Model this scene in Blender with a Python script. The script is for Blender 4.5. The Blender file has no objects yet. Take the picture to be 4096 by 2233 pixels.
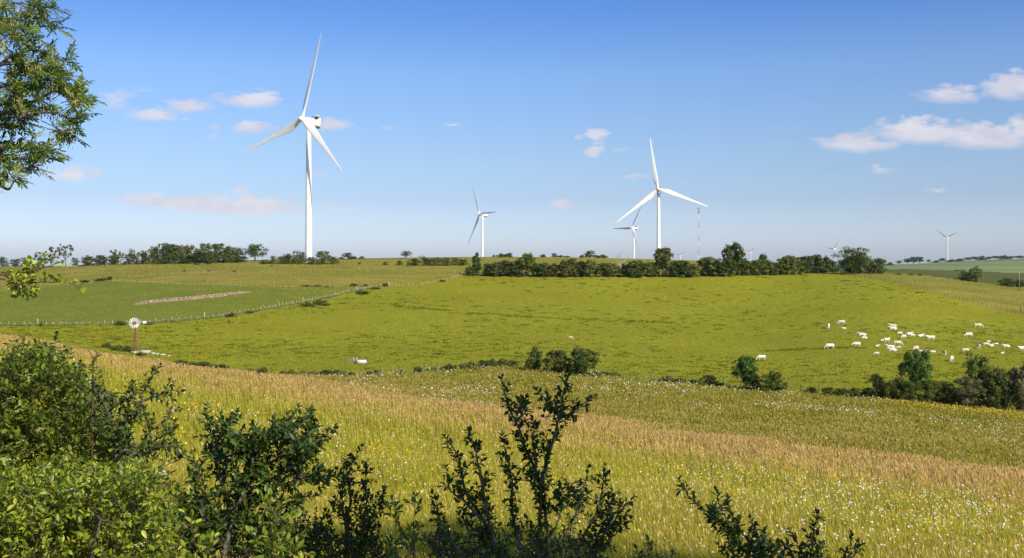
import bpy, math, random
import numpy as np
from mathutils import Vector, Matrix, Quaternion
random.seed(7)
RNG = np.random.default_rng(11)
scene = bpy.context.scene
COL = scene.collection
R = math.radians

# ------------------------------------------------------------------ camera
F = 4096.0          # focal length and picture width in photograph pixels
YH = 1075.0         # eye level row
cam = bpy.data.cameras.new('camera'); cam_o = bpy.data.objects.new('camera', cam); COL.objects.link(cam_o)
cam.sensor_width = 36.0; cam.lens = 36.0 * F / 4096.0
cam.clip_start = 0.05; cam.clip_end = 30000
cam.shift_y = (YH - 2233 / 2) / 4096.0
cam_o.location = (0, 0, 0); cam_o.rotation_euler = (R(90), 0, 0)
scene.camera = cam_o
scene.render.resolution_x = 1024; scene.render.resolution_y = 558

# ------------------------------------------------------------------ sun and sky
SUN_AZ, SUN_EL = 35.0, 32.0           # to the right of straight behind the viewer
sdir = Vector((math.sin(R(SUN_AZ)) * math.cos(R(SUN_EL)), -math.cos(R(SUN_AZ)) * math.cos(R(SUN_EL)), math.sin(R(SUN_EL))))
sl = bpy.data.lights.new('sun', 'SUN'); sl.energy = 4.6; sl.angle = R(0.5); sl.color = (1.0, 0.91, 0.75)
so = bpy.data.objects.new('sun', sl); COL.objects.link(so)
so.rotation_euler = sdir.to_track_quat('Z', 'Y').to_euler(); so.location = (30, -30, 40)
scene.view_settings.view_transform = 'Standard'; scene.view_settings.look = 'None'
scene.view_settings.exposure = 0.3; scene.view_settings.gamma = 1.0

CLOUDS = [(461,398,62,50,.55),(612,460,108,24,.75),(771,425,100,27,.8),(1010,398,118,30,.95),(1018,510,92,24,.85),(1328,498,64,27,.85),
 (278,697,105,28,.8),(385,692,45,14,.6),(954,760,42,16,.75),(760,812,220,30,.95),(980,826,260,34,.95),(620,800,150,20,.7),(1367,838,110,13,.45),(540,800,110,14,.55),
 (1797,498,32,11,.6),(2377,536,50,26,.95),(2298,548,22,11,.5),(2377,604,38,23,.95),(2480,601,30,13,.4),(2544,704,75,15,.6),(2258,816,80,19,.65),
 (4045,345,100,48,1.1),(3810,380,140,34,.75),(3700,525,190,46,1.05),(3430,573,150,33,.95),(3950,545,190,48,1.0),(3640,500,75,30,.9),(4080,515,60,50,.9),
 (3514,684,72,16,.45),(3760,764,45,12,.5),(1145,712,24,9,.5),(1272,695,48,13,.45),(747,474,32,10,.5),(875,508,18,16,.55),(1560,515,60,14,.3),(560,360,60,16,.3),(830,555,40,10,.3)]

def build_world():
    w = bpy.data.worlds.new('World'); scene.world = w; w.use_nodes = True
    nt = w.node_tree; N = nt.nodes; L = nt.links; N.clear()
    out = N.new('ShaderNodeOutputWorld'); bg = N.new('ShaderNodeBackground'); bg.inputs[1].default_value = 0.115
    sky = N.new('ShaderNodeTexSky'); sky.sky_type = 'NISHITA'; sky.sun_disc = False
    sky.sun_elevation = R(SUN_EL); sky.sun_rotation = math.atan2(sdir.x, sdir.y)
    sky.altitude = 100; sky.air_density = 1.0; sky.dust_density = 0.9; sky.ozone_density = 2.2
    tc = N.new('ShaderNodeTexCoord')
    sep = N.new('ShaderNodeSeparateXYZ'); L.new(tc.outputs['Generated'], sep.inputs[0])
    def m(op, a, b=None, c=None, clamp=False):
        n = N.new('ShaderNodeMath'); n.operation = op; n.use_clamp = clamp
        for i, v in enumerate((a, b, c)):
            if v is None: continue
            if isinstance(v, (int, float)): n.inputs[i].default_value = v
            else: L.new(v, n.inputs[i])
        return n.outputs[0]
    dy = m('MAXIMUM', sep.outputs['Y'], 0.02)
    uu = m('DIVIDE', sep.outputs['X'], dy); vv = m('DIVIDE', sep.outputs['Z'], dy)
    # wispy distortion of the cloud outlines
    cmb = N.new('ShaderNodeCombineXYZ'); L.new(uu, cmb.inputs[0]); L.new(m('MULTIPLY', vv, 2.2), cmb.inputs[1])
    ns = N.new('ShaderNodeTexNoise'); ns.inputs['Scale'].default_value = 22; ns.inputs['Detail'].default_value = 9; ns.inputs['Roughness'].default_value = .6
    L.new(cmb.outputs[0], ns.inputs['Vector'])
    ns2 = N.new('ShaderNodeTexNoise'); ns2.inputs['Scale'].default_value = 60; ns2.inputs['Detail'].default_value = 6
    L.new(cmb.outputs[0], ns2.inputs['Vector'])
    p = N.new('ShaderNodeCombineXYZ')
    L.new(m('ADD', uu, m('MULTIPLY', m('SUBTRACT', ns.outputs[0], .5), .045)), p.inputs[0])
    L.new(m('ADD', vv, m('MULTIPLY', m('SUBTRACT', ns2.outputs[0], .5), .016)), p.inputs[1])
    best = None
    for (cx, cy, a, b, op) in CLOUDS:
        s = N.new('ShaderNodeVectorMath'); s.operation = 'SUBTRACT'; L.new(p.outputs[0], s.inputs[0]); s.inputs[1].default_value = ((cx - 2048) / F, (YH - cy) / F, 0)
        t = N.new('ShaderNodeVectorMath'); t.operation = 'MULTIPLY'; L.new(s.outputs[0], t.inputs[0]); t.inputs[1].default_value = (F / a / 1.5, F / b / 1.55, 0)
        q = N.new('ShaderNodeVectorMath'); q.operation = 'LENGTH'; L.new(t.outputs[0], q.inputs[0])
        v = m('MULTIPLY', m('SUBTRACT', 1.0, q.outputs['Value'], clamp=True), op)
        best = v if best is None else m('MAXIMUM', best, v)
    den = m('SUBTRACT', m('MULTIPLY', best, 2.1), m('MULTIPLY', m('SUBTRACT', ns2.outputs[0], .30, clamp=True), 1.6), clamp=True)
    den = m('MULTIPLY', m('MULTIPLY', m('SMOOTH_MIN', den, 1.0, .3), m('GREATER_THAN', sep.outputs['Y'], .05)), .88)
    # sky colour depth
    el = N.new('ShaderNodeValToRGB'); L.new(m('MULTIPLY', sep.outputs['Z'], 3.6, clamp=True), el.inputs[0])
    for i, (ps, c_) in enumerate(SKY_TINT):
        e = el.color_ramp.elements[i] if i < 2 else el.color_ramp.elements.new(ps)
        e.position = ps; e.color = (*c_, 1)
    hs = N.new('ShaderNodeHueSaturation'); hs.inputs['Saturation'].default_value = SKY_SAT; hs.inputs['Hue'].default_value = SKY_HUE; L.new(sky.outputs[0], hs.inputs['Color'])
    mul = N.new('ShaderNodeMix'); mul.data_type = 'RGBA'; mul.blend_type = 'MULTIPLY'; mul.inputs[0].default_value = 1; mul.clamp_result = False
    sc_ = N.new('ShaderNodeVectorMath'); sc_.operation = 'SCALE'; sc_.inputs['Scale'].default_value = 1.4; L.new(hs.outputs[0], sc_.inputs[0])
    L.new(sc_.outputs[0], mul.inputs[6]); L.new(el.outputs[0], mul.inputs[7])
    mx = N.new('ShaderNodeMix'); mx.data_type = 'RGBA'; L.new(den, mx.inputs[0]); L.new(mul.outputs[2], mx.inputs[6])
    cc = N.new('ShaderNodeMix'); cc.data_type = 'RGBA'; L.new(m('MULTIPLY', m('SUBTRACT', ns.outputs[0], .35), 3.0, clamp=True), cc.inputs[0])
    cc.inputs[6].default_value = (6.0, 5.7, 6.0, 1); cc.inputs[7].default_value = (4.4, 4.4, 5.2, 1); L.new(cc.outputs[2], mx.inputs[7])
    L.new(mx.outputs[2], bg.inputs[0]); L.new(bg.outputs[0], out.inputs[0])
SKY_SAT, SKY_HUE = 1.0, 0.5
SKY_TINT = [(0, (.63, .695, 1.0)), (.88, (.31, .46, .74)), (.10, (.60, .65, .90)), (.24, (.49, .52, .69)), (.41, (.49, .54, .665)), (.67, (.46, .557, .73))]   # times 1.4
build_world()

# ------------------------------------------------------------------ helpers
def tag(o, label=None, cat=None, group=None, kind=None):
    if label: o['label'] = label
    if cat: o['category'] = cat
    if group: o['group'] = group
    if kind: o['kind'] = kind
    return o

def npmesh(name, V, Fc, mats, cols=None, smooth=False):
    """V (n,3); Fc (m,k) faces of one size or a list of such arrays; cols (n,3)"""
    V = np.asarray(V, np.float32)
    Fl = [np.asarray(f, np.int32) for f in (Fc if isinstance(Fc, list) else [Fc]) if len(f)]
    me = bpy.data.meshes.new(name)
    me.vertices.add(len(V)); me.vertices.foreach_set('co', V.ravel())
    nl = sum(f.size for f in Fl); npoly = sum(len(f) for f in Fl)
    me.loops.add(nl); me.loops.foreach_set('vertex_index', np.concatenate([f.ravel() for f in Fl]))
    me.polygons.add(npoly)
    tot = np.concatenate([np.full(len(f), f.shape[1], np.int32) for f in Fl])
    st = np.concatenate([[0], np.cumsum(tot)[:-1]]).astype(np.int32)
    me.polygons.foreach_set('loop_start', st); me.polygons.foreach_set('loop_total', tot)
    if smooth: me.polygons.foreach_set('use_smooth', np.ones(npoly, bool))
    if cols is not None:
        a = me.color_attributes.new('Col', 'FLOAT_COLOR', 'POINT')
        c = np.ones((len(V), 4), np.float32); c[:, :3] = cols; a.data.foreach_set('color', c.ravel())
    for m in (mats if isinstance(mats, (list, tuple)) else [mats]): me.materials.append(m)
    me.update(calc_edges=True); me.validate()
    return me

def obj(name, me, parent=None, loc=None):
    o = bpy.data.objects.new(name, me); COL.objects.link(o)
    if parent: o.parent = parent
    if loc is not None: o.location = loc
    return o

def empty(name, loc=(0, 0, 0), rz=0):
    o = bpy.data.objects.new(name, None); COL.objects.link(o); o.location = loc; o.rotation_euler = (0, 0, rz); o.empty_display_size = .3
    return o

class MB:
    def __init__(s): s.v = []; s.q = []; s.t = []; s.n = 0; s.c = []
    def add(s, V, quads=None, tris=None, col=(1, 1, 1)):
        V = np.asarray(V, float); s.v.append(V); s.c.append(np.tile(np.asarray(col, float), (len(V), 1)) if np.ndim(col) == 1 else col)
        if quads is not None and len(quads): s.q.append(np.asarray(quads) + s.n)
        if tris is not None and len(tris): s.t.append(np.asarray(tris) + s.n)
        s.n += len(V)
    def box(s, c, size, rot=None, col=(1, 1, 1), taper=1.0):
        x, y, z = [k / 2 for k in size]; t = taper
        V = np.array([(-x, -y, -z), (x, -y, -z), (x, y, -z), (-x, y, -z), (-x * t, -y * t, z), (x * t, -y * t, z), (x * t, y * t, z), (-x * t, y * t, z)])
        if rot is not None: V = V @ np.array(rot).T
        s.add(V + np.array(c), [(0, 3, 2, 1), (4, 5, 6, 7), (0, 1, 5, 4), (1, 2, 6, 5), (2, 3, 7, 6), (3, 0, 4, 7)], col=col)
    def tube(s, P, rad, n=6, cap=True, col=(1, 1, 1)):
        P = np.asarray(P, float); m = len(P); rad = np.broadcast_to(rad, (m,))
        T = np.gradient(P, axis=0); T /= np.linalg.norm(T, axis=1)[:, None] + 1e-9
        up = np.array([0, 0, 1.]) if abs(T[0, 2]) < .9 else np.array([1., 0, 0])
        A = np.cross(T, up); A /= np.linalg.norm(A, axis=1)[:, None] + 1e-9; B = np.cross(T, A)
        th = np.arange(n) * 2 * math.pi / n
        V = (P[:, None] + rad[:, None, None] * (np.cos(th)[None, :, None] * A[:, None] + np.sin(th)[None, :, None] * B[:, None])).reshape(-1, 3)
        i = np.arange(m - 1)[:, None] * n; j = np.arange(n)[None]; k = (j + 1) % n
        q = np.stack([i + j, i + k, i + n + k, i + n + j], -1).reshape(-1, 4)
        c = col if np.ndim(col) == 1 else np.repeat(np.asarray(col), n, axis=0)
        s.add(V, q, col=c)
        if cap:
            e = np.vstack([P[0], P[-1]]); cc = (1, 1, 1) if np.ndim(col) > 1 else col
            base = s.n; s.add(e, col=cc if np.ndim(cc) == 1 else (1, 1, 1))
            o = base - m * n; jj = np.arange(n); kk = (jj + 1) % n
            s.t.append(np.stack([np.full(n, base), o + kk, o + jj], -1)); s.t.append(np.stack([np.full(n, base + 1), o + (m - 1) * n + jj, o + (m - 1) * n + kk], -1))
    def mesh(s, name, mats, smooth=False):
        fl = []
        if s.q: fl.append(np.concatenate(s.q))
        if s.t: fl.append(np.concatenate(s.t))
        return npmesh(name, np.concatenate(s.v), fl, mats, np.concatenate(s.c), smooth)

# ------------------------------------------------------------------ materials
def new_mat(name):
    m = bpy.data.materials.new(name); m.use_nodes = True; nt = m.node_tree; nt.nodes.clear(); return m, nt.nodes, nt.links

def noise_mat(name, ca, cb, scale=4.0, rough=.8, spec=.3, detail=6, bump=0.0, attr=False, scale2=None, cc=None, metallic=0, stretch=None, lo=.35, hi=.65):
    m, N, L = new_mat(name)
    out = N.new('ShaderNodeOutputMaterial'); b = N.new('ShaderNodeBsdfPrincipled'); L.new(b.outputs[0], out.inputs[0])
    geo = N.new('ShaderNodeNewGeometry'); src = geo.outputs['Position']
    if stretch:
        mp = N.new('ShaderNodeMapping'); mp.inputs['Scale'].default_value = stretch; L.new(src, mp.inputs[0]); src = mp.outputs[0]
    n = N.new('ShaderNodeTexNoise'); n.inputs['Scale'].default_value = scale; n.inputs['Detail'].default_value = detail; n.inputs['Roughness'].default_value = .62; L.new(src, n.inputs['Vector'])
    r = N.new('ShaderNodeValToRGB'); L.new(n.outputs[0], r.inputs[0]); r.color_ramp.elements[0].position = lo; r.color_ramp.elements[1].position = hi
    r.color_ramp.elements[0].color = (*ca, 1); r.color_ramp.elements[1].color = (*cb, 1)
    colr = r.outputs[0]
    if cc:
        n2 = N.new('ShaderNodeTexNoise'); n2.inputs['Scale'].default_value = scale2; n2.inputs['Detail'].default_value = 4; L.new(src, n2.inputs['Vector'])
        r2 = N.new('ShaderNodeValToRGB'); L.new(n2.outputs[0], r2.inputs[0]); r2.color_ramp.elements[0].position = .42; r2.color_ramp.elements[1].position = .62
        mx = N.new('ShaderNodeMix'); mx.data_type = 'RGBA'; L.new(r2.outputs[0], mx.inputs[0]); L.new(colr, mx.inputs[6]); mx.inputs[7].default_value = (*cc, 1); colr = mx.outputs[2]
    if attr:
        at_ = N.new('ShaderNodeAttribute'); at_.attribute_name = 'Col'
        mm = N.new('ShaderNodeMix'); mm.data_type = 'RGBA'; mm.blend_type = 'MULTIPLY'; mm.inputs[0].default_value = 1; L.new(colr, mm.inputs[6]); L.new(at_.outputs['Color'], mm.inputs[7]); colr = mm.outputs[2]
    L.new(colr, b.inputs['Base Color']); b.inputs['Roughness'].default_value = rough; b.inputs['Specular IOR Level'].default_value = spec; b.inputs['Metallic'].default_value = metallic
    if bump:
        bp = N.new('ShaderNodeBump'); bp.inputs['Strength'].default_value = bump; bp.inputs['Distance'].default_value = .3; L.new(n.outputs[0], bp.inputs['Height']); L.new(bp.outputs[0], b.inputs['Normal'])
    return m

def leaf_mat(name, base, rough=.5, trans=.3, spec=.35, vary=.25):
    """colour = base * vertex colour, with a little per-object variation and light passing through"""
    m, N, L = new_mat(name)
    out = N.new('ShaderNodeOutputMaterial'); b = N.new('ShaderNodeBsdfPrincipled'); tr = N.new('ShaderNodeBsdfTranslucent'); mx = N.new('ShaderNodeMixShader')
    mx.inputs[0].default_value = trans; L.new(b.outputs[0], mx.inputs[1]); L.new(tr.outputs[0], mx.inputs[2]); L.new(mx.outputs[0], out.inputs[0])
    a = N.new('ShaderNodeAttribute'); a.attribute_name = 'Col'
    mm = N.new('ShaderNodeMix'); mm.data_type = 'RGBA'; mm.blend_type = 'MULTIPLY'; mm.inputs[0].default_value = 1; L.new(a.outputs['Color'], mm.inputs[6]); mm.inputs[7].default_value = (*base, 1)
    oi = N.new('ShaderNodeObjectInfo'); hs = N.new('ShaderNodeHueSaturation')
    mr = N.new('ShaderNodeMapRange'); L.new(oi.outputs['Random'], mr.inputs[0]); mr.inputs[3].default_value = 1 - vary; mr.inputs[4].default_value = 1 + vary; L.new(mr.outputs[0], hs.inputs['Value'])
    mh = N.new('ShaderNodeMapRange'); L.new(oi.outputs['Random'], mh.inputs[0]); mh.inputs[3].default_value = .5 + .05 * vary; mh.inputs[4].default_value = .5 - .07 * vary; L.new(mh.outputs[0], hs.inputs['Hue'])
    L.new(mm.outputs[2], hs.inputs['Color']); L.new(hs.outputs[0], b.inputs['Base Color'])
    t2 = N.new('ShaderNodeMix'); t2.data_type = 'RGBA'; t2.blend_type = 'MULTIPLY'; t2.inputs[0].default_value = 1; L.new(hs.outputs[0], t2.inputs[6]); t2.inputs[7].default_value = (1.5, 1.5, .7, 1); L.new(t2.outputs[2], tr.inputs[0])
    b.inputs['Roughness'].default_value = rough; b.inputs['Specular IOR Level'].default_value = spec
    return m

M = {}
M['pasture'] = noise_mat('pasture_turf', (.19, .21, .014), (.32, .30, .020), .55, .95, .05, detail=8, bump=.5, scale2=.035, cc=(.235, .23, .015))
M['crop'] = noise_mat('green_crop', (.15, .18, .019), (.195, .215, .027), 1.2, .95, .05, detail=6, bump=.3, scale2=.03, cc=(.155, .175, .020))
M['hill'] = noise_mat('dry_hill_grass', (.19, .175, .026), (.33, .27, .055), .09, .95, .05, detail=9, bump=.4, scale2=.02, cc=(.20, .20, .03), stretch=(.45, 1, 1))
M['meadow'] = noise_mat('meadow_soil', (.13, .14, .014), (.26, .24, .03), .35, .95, .05, detail=8, bump=.5, scale2=.06, cc=(.20, .165, .03))
M['darkfield'] = noise_mat('dark_green_field', (.085, .095, .009), (.11, .115, .011), .02, .95, .05)
M['lightfield'] = noise_mat('pale_green_field', (.18, .23, .07), (.25, .30, .09), .010, .95, .05, stretch=(.3, 1, 1), scale2=.004, cc=(.16, .19, .075))
M['dirt'] = noise_mat('bare_earth', (.22, .13, .07), (.42, .30, .18), 1.5, .95, .1, bump=.6)
M['bark'] = noise_mat('grey_brown_bark', (.06, .05, .035), (.16, .135, .10), 14, .9, .2, bump=.6)
M['lichen'] = noise_mat('lichen_covered_bark', (.09, .075, .05), (.26, .24, .19), 30, .9, .2, bump=.6, scale2=9, cc=(.17, .14, .09))
M['polegrey'] = noise_mat('weathered_concrete_pole', (.20, .18, .15), (.30, .28, .24), 2, .9, .2)
M['twig'] = noise_mat('brown_twig', (.05, .03, .02), (.12, .075, .045), 30, .8, .3)
M['palewood'] = noise_mat('dead_pale_wood', (.35, .31, .26), (.55, .50, .42), 6, .9, .2)
M['post'] = noise_mat('weathered_post_wood', (.40, .33, .24), (.62, .53, .42), 3, .9, .2, attr=True)
M['darkpost'] = noise_mat('dark_post_wood', (.07, .05, .04), (.15, .11, .08), 3, .9, .2)
M['wire'] = noise_mat('fence_wire', (.16, .15, .14), (.26, .24, .22), 3, .5, .5, metallic=.6)
M['white'] = noise_mat('white_turbine_paint', (.74, .73, .70), (.80, .79, .76), .25, .35, .5)
M['grey'] = noise_mat('dark_grey_metal', (.05, .05, .055), (.09, .09, .1), 2, .5, .5)
M['rust'] = noise_mat('rusty_steel', (.17, .07, .03), (.34, .17, .08), 4, .8, .3)
M['galv'] = noise_mat('pale_galvanised_steel', (.68, .70, .72), (.80, .81, .82), 3, .35, .5, metallic=.15)
M['stone'] = noise_mat('pale_limestone', (.38, .31, .25), (.66, .60, .52), 2.5, .95, .2, bump=.5, attr=True)
M['concrete'] = noise_mat('old_concrete', (.36, .32, .27), (.58, .54, .48), 3, .95, .2, bump=.4)
M['maston'] = noise_mat('red_mast_paint', (.52, .22, .22), (.60, .28, .27), 1, .6, .3)
M['hide'] = noise_mat('cream_white_hide', (.60, .53, .44), (.78, .72, .65), 1.3, .9, .15, detail=4, attr=True, lo=.3, hi=.7)
LM = dict(
 dark=leaf_mat('dark_green_foliage', (.058, .092, .012)),
 mid=leaf_mat('mid_green_foliage', (.085, .125, .017)),
 olive=leaf_mat('olive_green_foliage', (.115, .135, .024)),
 yellow=leaf_mat('yellow_green_foliage', (.125, .155, .020)),
 pale=leaf_mat('pale_grey_green_foliage', (.15, .165, .08)),
 fresh=leaf_mat('bright_fresh_foliage', (.075, .15, .018)),
 bloom=leaf_mat('faded_hawthorn_bloom_foliage', (.135, .130, .062)),
 far=leaf_mat('far_blue_green_foliage', (.045, .075, .028)))
GM = leaf_mat('grass_blades', (1, 1, .9), rough=.8, trans=.35, spec=.05, vary=0)
FM = leaf_mat('flower_petals', (1, 1, 1), rough=.8, trans=.25, spec=.1, vary=0)

# ------------------------------------------------------------------ terrain
def zz(d, py): return (YH - py) * d / F
NEAR = [(0, -1.7), (2, -2.2), (6, -3.5), (12, -4.6), (16, -5.1), (20, -5.55)]
PROF = {
 -1400: NEAR + [(40, -5.9), (80, -6.6), (150, -8.0), (180, -12.0), (220, -14.5), (290, -14.5), (420, -8), (600, 1), (800, 0), (1500, -10), (3000, -10), (9000, -10)],
 0: NEAR + [(40, -6.35), (80, -7.8), (120, -9.3), (150, zz(150, 1358)), (165, -12.4), (185, -14.6), (220, -16.6), (255, -16.9), (290, zz(290, 1305)), (350, zz(350, 1228)), (420, zz(420, 1168)), (500, zz(500, 1112)), (600, zz(600, 1068)), (700, 1.0), (900, -5), (1500, -12), (3000, -10), (9000, -10)],
 1000: NEAR + [(40, -7.5), (70, -9.6), (100, -11.5), (120, zz(120, 1515)), (140, -15.7), (165, -18.3), (205, zz(205, 1490)), (250, zz(250, 1400)), (290, zz(290, 1310)), (315, zz(315, 1255)), (350, zz(350, 1205)), (400, zz(400, 1147)), (470, zz(470, 1085)), (560, zz(560, 1043)), (640, 5.2), (900, 0), (1500, -12), (3000, -10), (9000, -10)],
 2000: NEAR + [(40, -7.8), (60, -9.75), (80, zz(80, 1662)), (90, -13.0), (100, -14.0), (110, zz(110, 1622)), (140, zz(140, 1572)), (165, zz(165, 1525)), (200, zz(200, 1462)), (250, zz(250, 1380)), (300, zz(300, 1300)), (350, zz(350, 1235)), (400, zz(400, 1173)), (450, zz(450, 1106)), (500, zz(500, 1072)), (600, zz(600, 1034)), (660, zz(660, 1028)), (760, 7.3), (1000, 0), (1500, -12), (3000, -10), (9000, -10)],
 3000: NEAR + [(40, -8.2), (50, -9.4), (60, zz(60, 1802)), (70, -12.3), (80, zz(80, 1756)), (100, zz(100, 1702)), (130, zz(130, 1632)), (170, zz(170, 1556)), (200, zz(200, 1503)), (240, zz(240, 1433)), (273, zz(273, 1385)), (320, zz(320, 1310)), (370, zz(370, 1230)), (420, zz(420, 1150)), (450, zz(450, 1104)), (500, zz(500, 1078)), (600, zz(600, 1052)), (680, 3.6), (900, -4), (1500, -14), (3000, 0), (3600, 2), (9000, -10)],
 3550: NEAR + [(40, -8.7), (55, zz(55, 1874)), (63, -12.2), (72, zz(72, 1805)), (85, zz(85, 1757)), (105, zz(105, 1712)), (130, zz(130, 1660)), (160, zz(160, 1594)), (190, zz(190, 1520)), (220, zz(220, 1455)), (260, zz(260, 1380)), (300, zz(300, 1312)), (350, zz(350, 1226)), (400, zz(400, 1152)), (430, zz(430, 1117)), (465, zz(465, 1094)), (520, -5), (700, -22), (1200, -28), (1700, -16), (2000, zz(2000, 1092)), (2300, zz(2300, 1077)), (2700, zz(2700, 1065)), (3050, zz(3050, 1059)), (3500, 9), (9000, -10)],
 4096: NEAR + [(30, -7.4), (45, zz(45, 1955)), (55, -11.6), (65, -13.1), (80, zz(80, 1828)), (110, zz(110, 1745)), (150, zz(150, 1642)), (180, zz(180, 1562)), (220, zz(220, 1470)), (260, zz(260, 1400)), (300, zz(300, 1338)), (350, zz(350, 1262)), (400, zz(400, 1184)), (440, zz(440, 1147)), (480, -9.5), (600, -22), (1200, -34), (1700, -24), (2000, zz(2000, 1112)), (2400, zz(2400, 1092)), (2850, zz(2850, 1058)), (3250, zz(3250, 1036)), (3600, 31), (9000, 10)],
 5600: NEAR + [(30, -7.5), (45, -10), (80, -15), (110, -18), (150, -21.5), (220, -22), (300, -20), (400, -14), (440, -12), (600, -22), (1200, -34), (2000, -20), (3250, 30), (9000, 10)],
}
def pchip(xs, ys, x):
    xs = np.asarray(xs, float); ys = np.asarray(ys, float); h = np.diff(xs); dl = (np.diff(ys, axis=0).T / h).T
    m = np.zeros_like(ys)
    a, b = dl[:-1], dl[1:]
    w1 = (2 * h[1:] + h[:-1]); w2 = (h[1:] + 2 * h[:-1])
    if ys.ndim > 1: w1 = w1[:, None]; w2 = w2[:, None]
    with np.errstate(divide='ignore', invalid='ignore'):
        hm = (w1 + w2) / (w1 / a + w2 / b)
    m[1:-1] = np.where(a * b > 0, hm, 0); m[0] = dl[0]; m[-1] = dl[-1]
    x = np.clip(x, xs[0], xs[-1]); i = np.clip(np.searchsorted(xs, x) - 1, 0, len(xs) - 2)
    t = (x - xs[i]) / h[i]; hh = h[i]
    if ys.ndim > 1: t = t[:, None]; hh = hh[:, None]
    return ys[i] * (2 * t**3 - 3 * t**2 + 1) + m[i] * hh * (t**3 - 2 * t**2 + t) + ys[i + 1] * (-2 * t**3 + 3 * t**2) + m[i + 1] * hh * (t**3 - t**2)

DT = np.concatenate([np.linspace(0, 14, 15)[:-1], np.geomspace(14, 620, 470)[:-1], np.geomspace(620, 9000, 150)])
UT = np.linspace((-1400 - 2048) / F, (5600 - 2048) / F, 351)
_c = sorted(PROF); _Z = np.array([pchip([p[0] for p in PROF[k]], [p[1] for p in PROF[k]], DT) for k in _c])
ZT = pchip([(k - 2048) / F for k in _c], _Z, UT)           # (u, d)
# gentle undulation of the ground
UU, DD = np.meshgrid(UT, DT, indexing='ij'); XX = UU * DD
ZT = ZT + (np.sin(XX * .11 + 1.3) * np.sin(DD * .083) * .10 + np.sin(XX * .31) * np.sin(DD * .27 + 2) * .035) * np.clip((DD - 14) / 20, 0, 1) * np.clip((900 - DD) / 400, 0, 1)

def gz(x, y):
    x = np.asarray(x, float); y = np.asarray(y, float)
    d = np.clip(y, 0, 9000); u = np.clip(x / np.maximum(d, 1.0), UT[0], UT[-1] - 1e-9)
    fu = (u - UT[0]) / (UT[1] - UT[0]); iu = np.clip(fu.astype(int), 0, len(UT) - 2); fu = fu - iu
    idx = np.clip(np.searchsorted(DT, d) - 1, 0, len(DT) - 2); fd = (d - DT[idx]) / (DT[idx + 1] - DT[idx])
    z = (ZT[iu, idx] * (1 - fu) + ZT[iu + 1, idx] * fu) * (1 - fd) + (ZT[iu, idx + 1] * (1 - fu) + ZT[iu + 1, idx + 1] * fu) * fd
    return z

DS = np.concatenate([np.geomspace(8, 700, 4000), np.geomspace(701, 8000, 2500)])
def at(px, py, dmin=8, dmax=8000):
    """ground point seen at a photograph pixel (first hit beyond dmin)"""
    u = (px - 2048) / F; s = (YH - py) / F
    D = DS[(DS > dmin) & (DS < dmax)]; z = gz(u * D, D); hit = np.nonzero(z >= s * D)[0]
    i = hit[0] if len(hit) else int(np.argmax(z / D))
    d = D[i]; return Vector((u * d, d, float(gz(u * d, d))))
def on(px, d): u = (px - 2048) / F; return Vector((u * d, d, float(gz(u * d, d))))
def pt(px, py, d): return np.array(((px - 2048) / F * d, d, (YH - py) / F * d))

BND = [(-1400, 200), (0, 186), (300, 195), (560, 212), (800, 205)] + [(px, at(px, py, 90).y) for px, py in [(983, 1488), (1300, 1498), (1500, 1492), (1800, 1473), (2050, 1457), (2300, 1492), (2500, 1505), (2800, 1533), (3060, 1560), (3300, 1578), (3600, 1600), (4096, 1638)]] + [(5600, 150)]
FENL = [(0, 1305), (300, 1303), (540, 1299), (700, 1287), (870, 1273), (1000, 1253), (1200, 1216), (1300, 1195), (1400, 1172), (1555, 1141)]
LINE2 = [(1700, 1119), (1850, 1103), (2050, 1106), (2500, 1106), (3000, 1102), (3300, 1094), (3400, 1101), (3562, 1131), (3712, 1165), (3840, 1201), (3979, 1235), (4096, 1259)]
def dl(lst, dmin=170): return [(px, at(px, py, dmin).y) for px, py in lst]
FEN = [(-1400, 300)] + dl(FENL) + dl(LINE2) + [(5600, 330)]
TOPW = [(-1400, 430)] + dl([(0, 1168), (200, 1150), (400, 1127), (700, 1140), (1000, 1148), (1300, 1152), (1450, 1151), (1555, 1142)]) 
def ip(tab, px): a = np.array(tab, float); return np.interp(px, a[:, 0], a[:, 1])

# one grid, cut into the fields along their borders
DG = np.concatenate([np.array([.3, 1, 2, 3.5, 5, 7, 9, 11, 13]), np.geomspace(14, 620, 520)[:-1], np.geomspace(620, 9000, 130)])
UG = np.concatenate([np.linspace(-.84, -.56, 18)[:-1], np.linspace(-.56, .56, 820), np.linspace(.56, .86, 18)[1:]])
gu, gd = np.meshgrid(UG, DG, indexing='ij'); gx = gu * gd
gv = np.stack([gx, gd, gz(gx, gd)], -1)
nu, nd = gu.shape
# the crop stands half a metre tall
gpx = gu * F + 2048
cropm = (gpx < 1553) & (gd > ip(FEN, gpx) + .8) & (gd < ip(TOPW, np.minimum(gpx, 1555)))
gv[..., 2] += np.where(cropm, .45, 0)
ii, jj = np.meshgrid(np.arange(nu - 1), np.arange(nd - 1), indexing='ij')
fpx = (gpx[:-1, :-1] + gpx[1:, 1:]) / 2; fd_ = (gd[:-1, :-1] + gd[1:, 1:]) / 2
zone = np.full(fpx.shape, 3)
zone[fd_ < ip(FEN, fpx)] = 1
zone[fd_ < ip(BND, fpx)] = 0
zone[(fpx < 1553) & (fd_ >= ip(FEN, fpx)) & (fd_ < ip(TOPW, np.minimum(fpx, 1555)))] = 2
zone[(fd_ > 620) & (fpx > 3200)] = 4
lt = ip([(3200, 2300), (3550, 2300), (3936, 2420), (4096, 2400), (5600, 2400)], fpx)
zone[(fd_ > lt) & (fpx > 3200)] = 5
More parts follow.
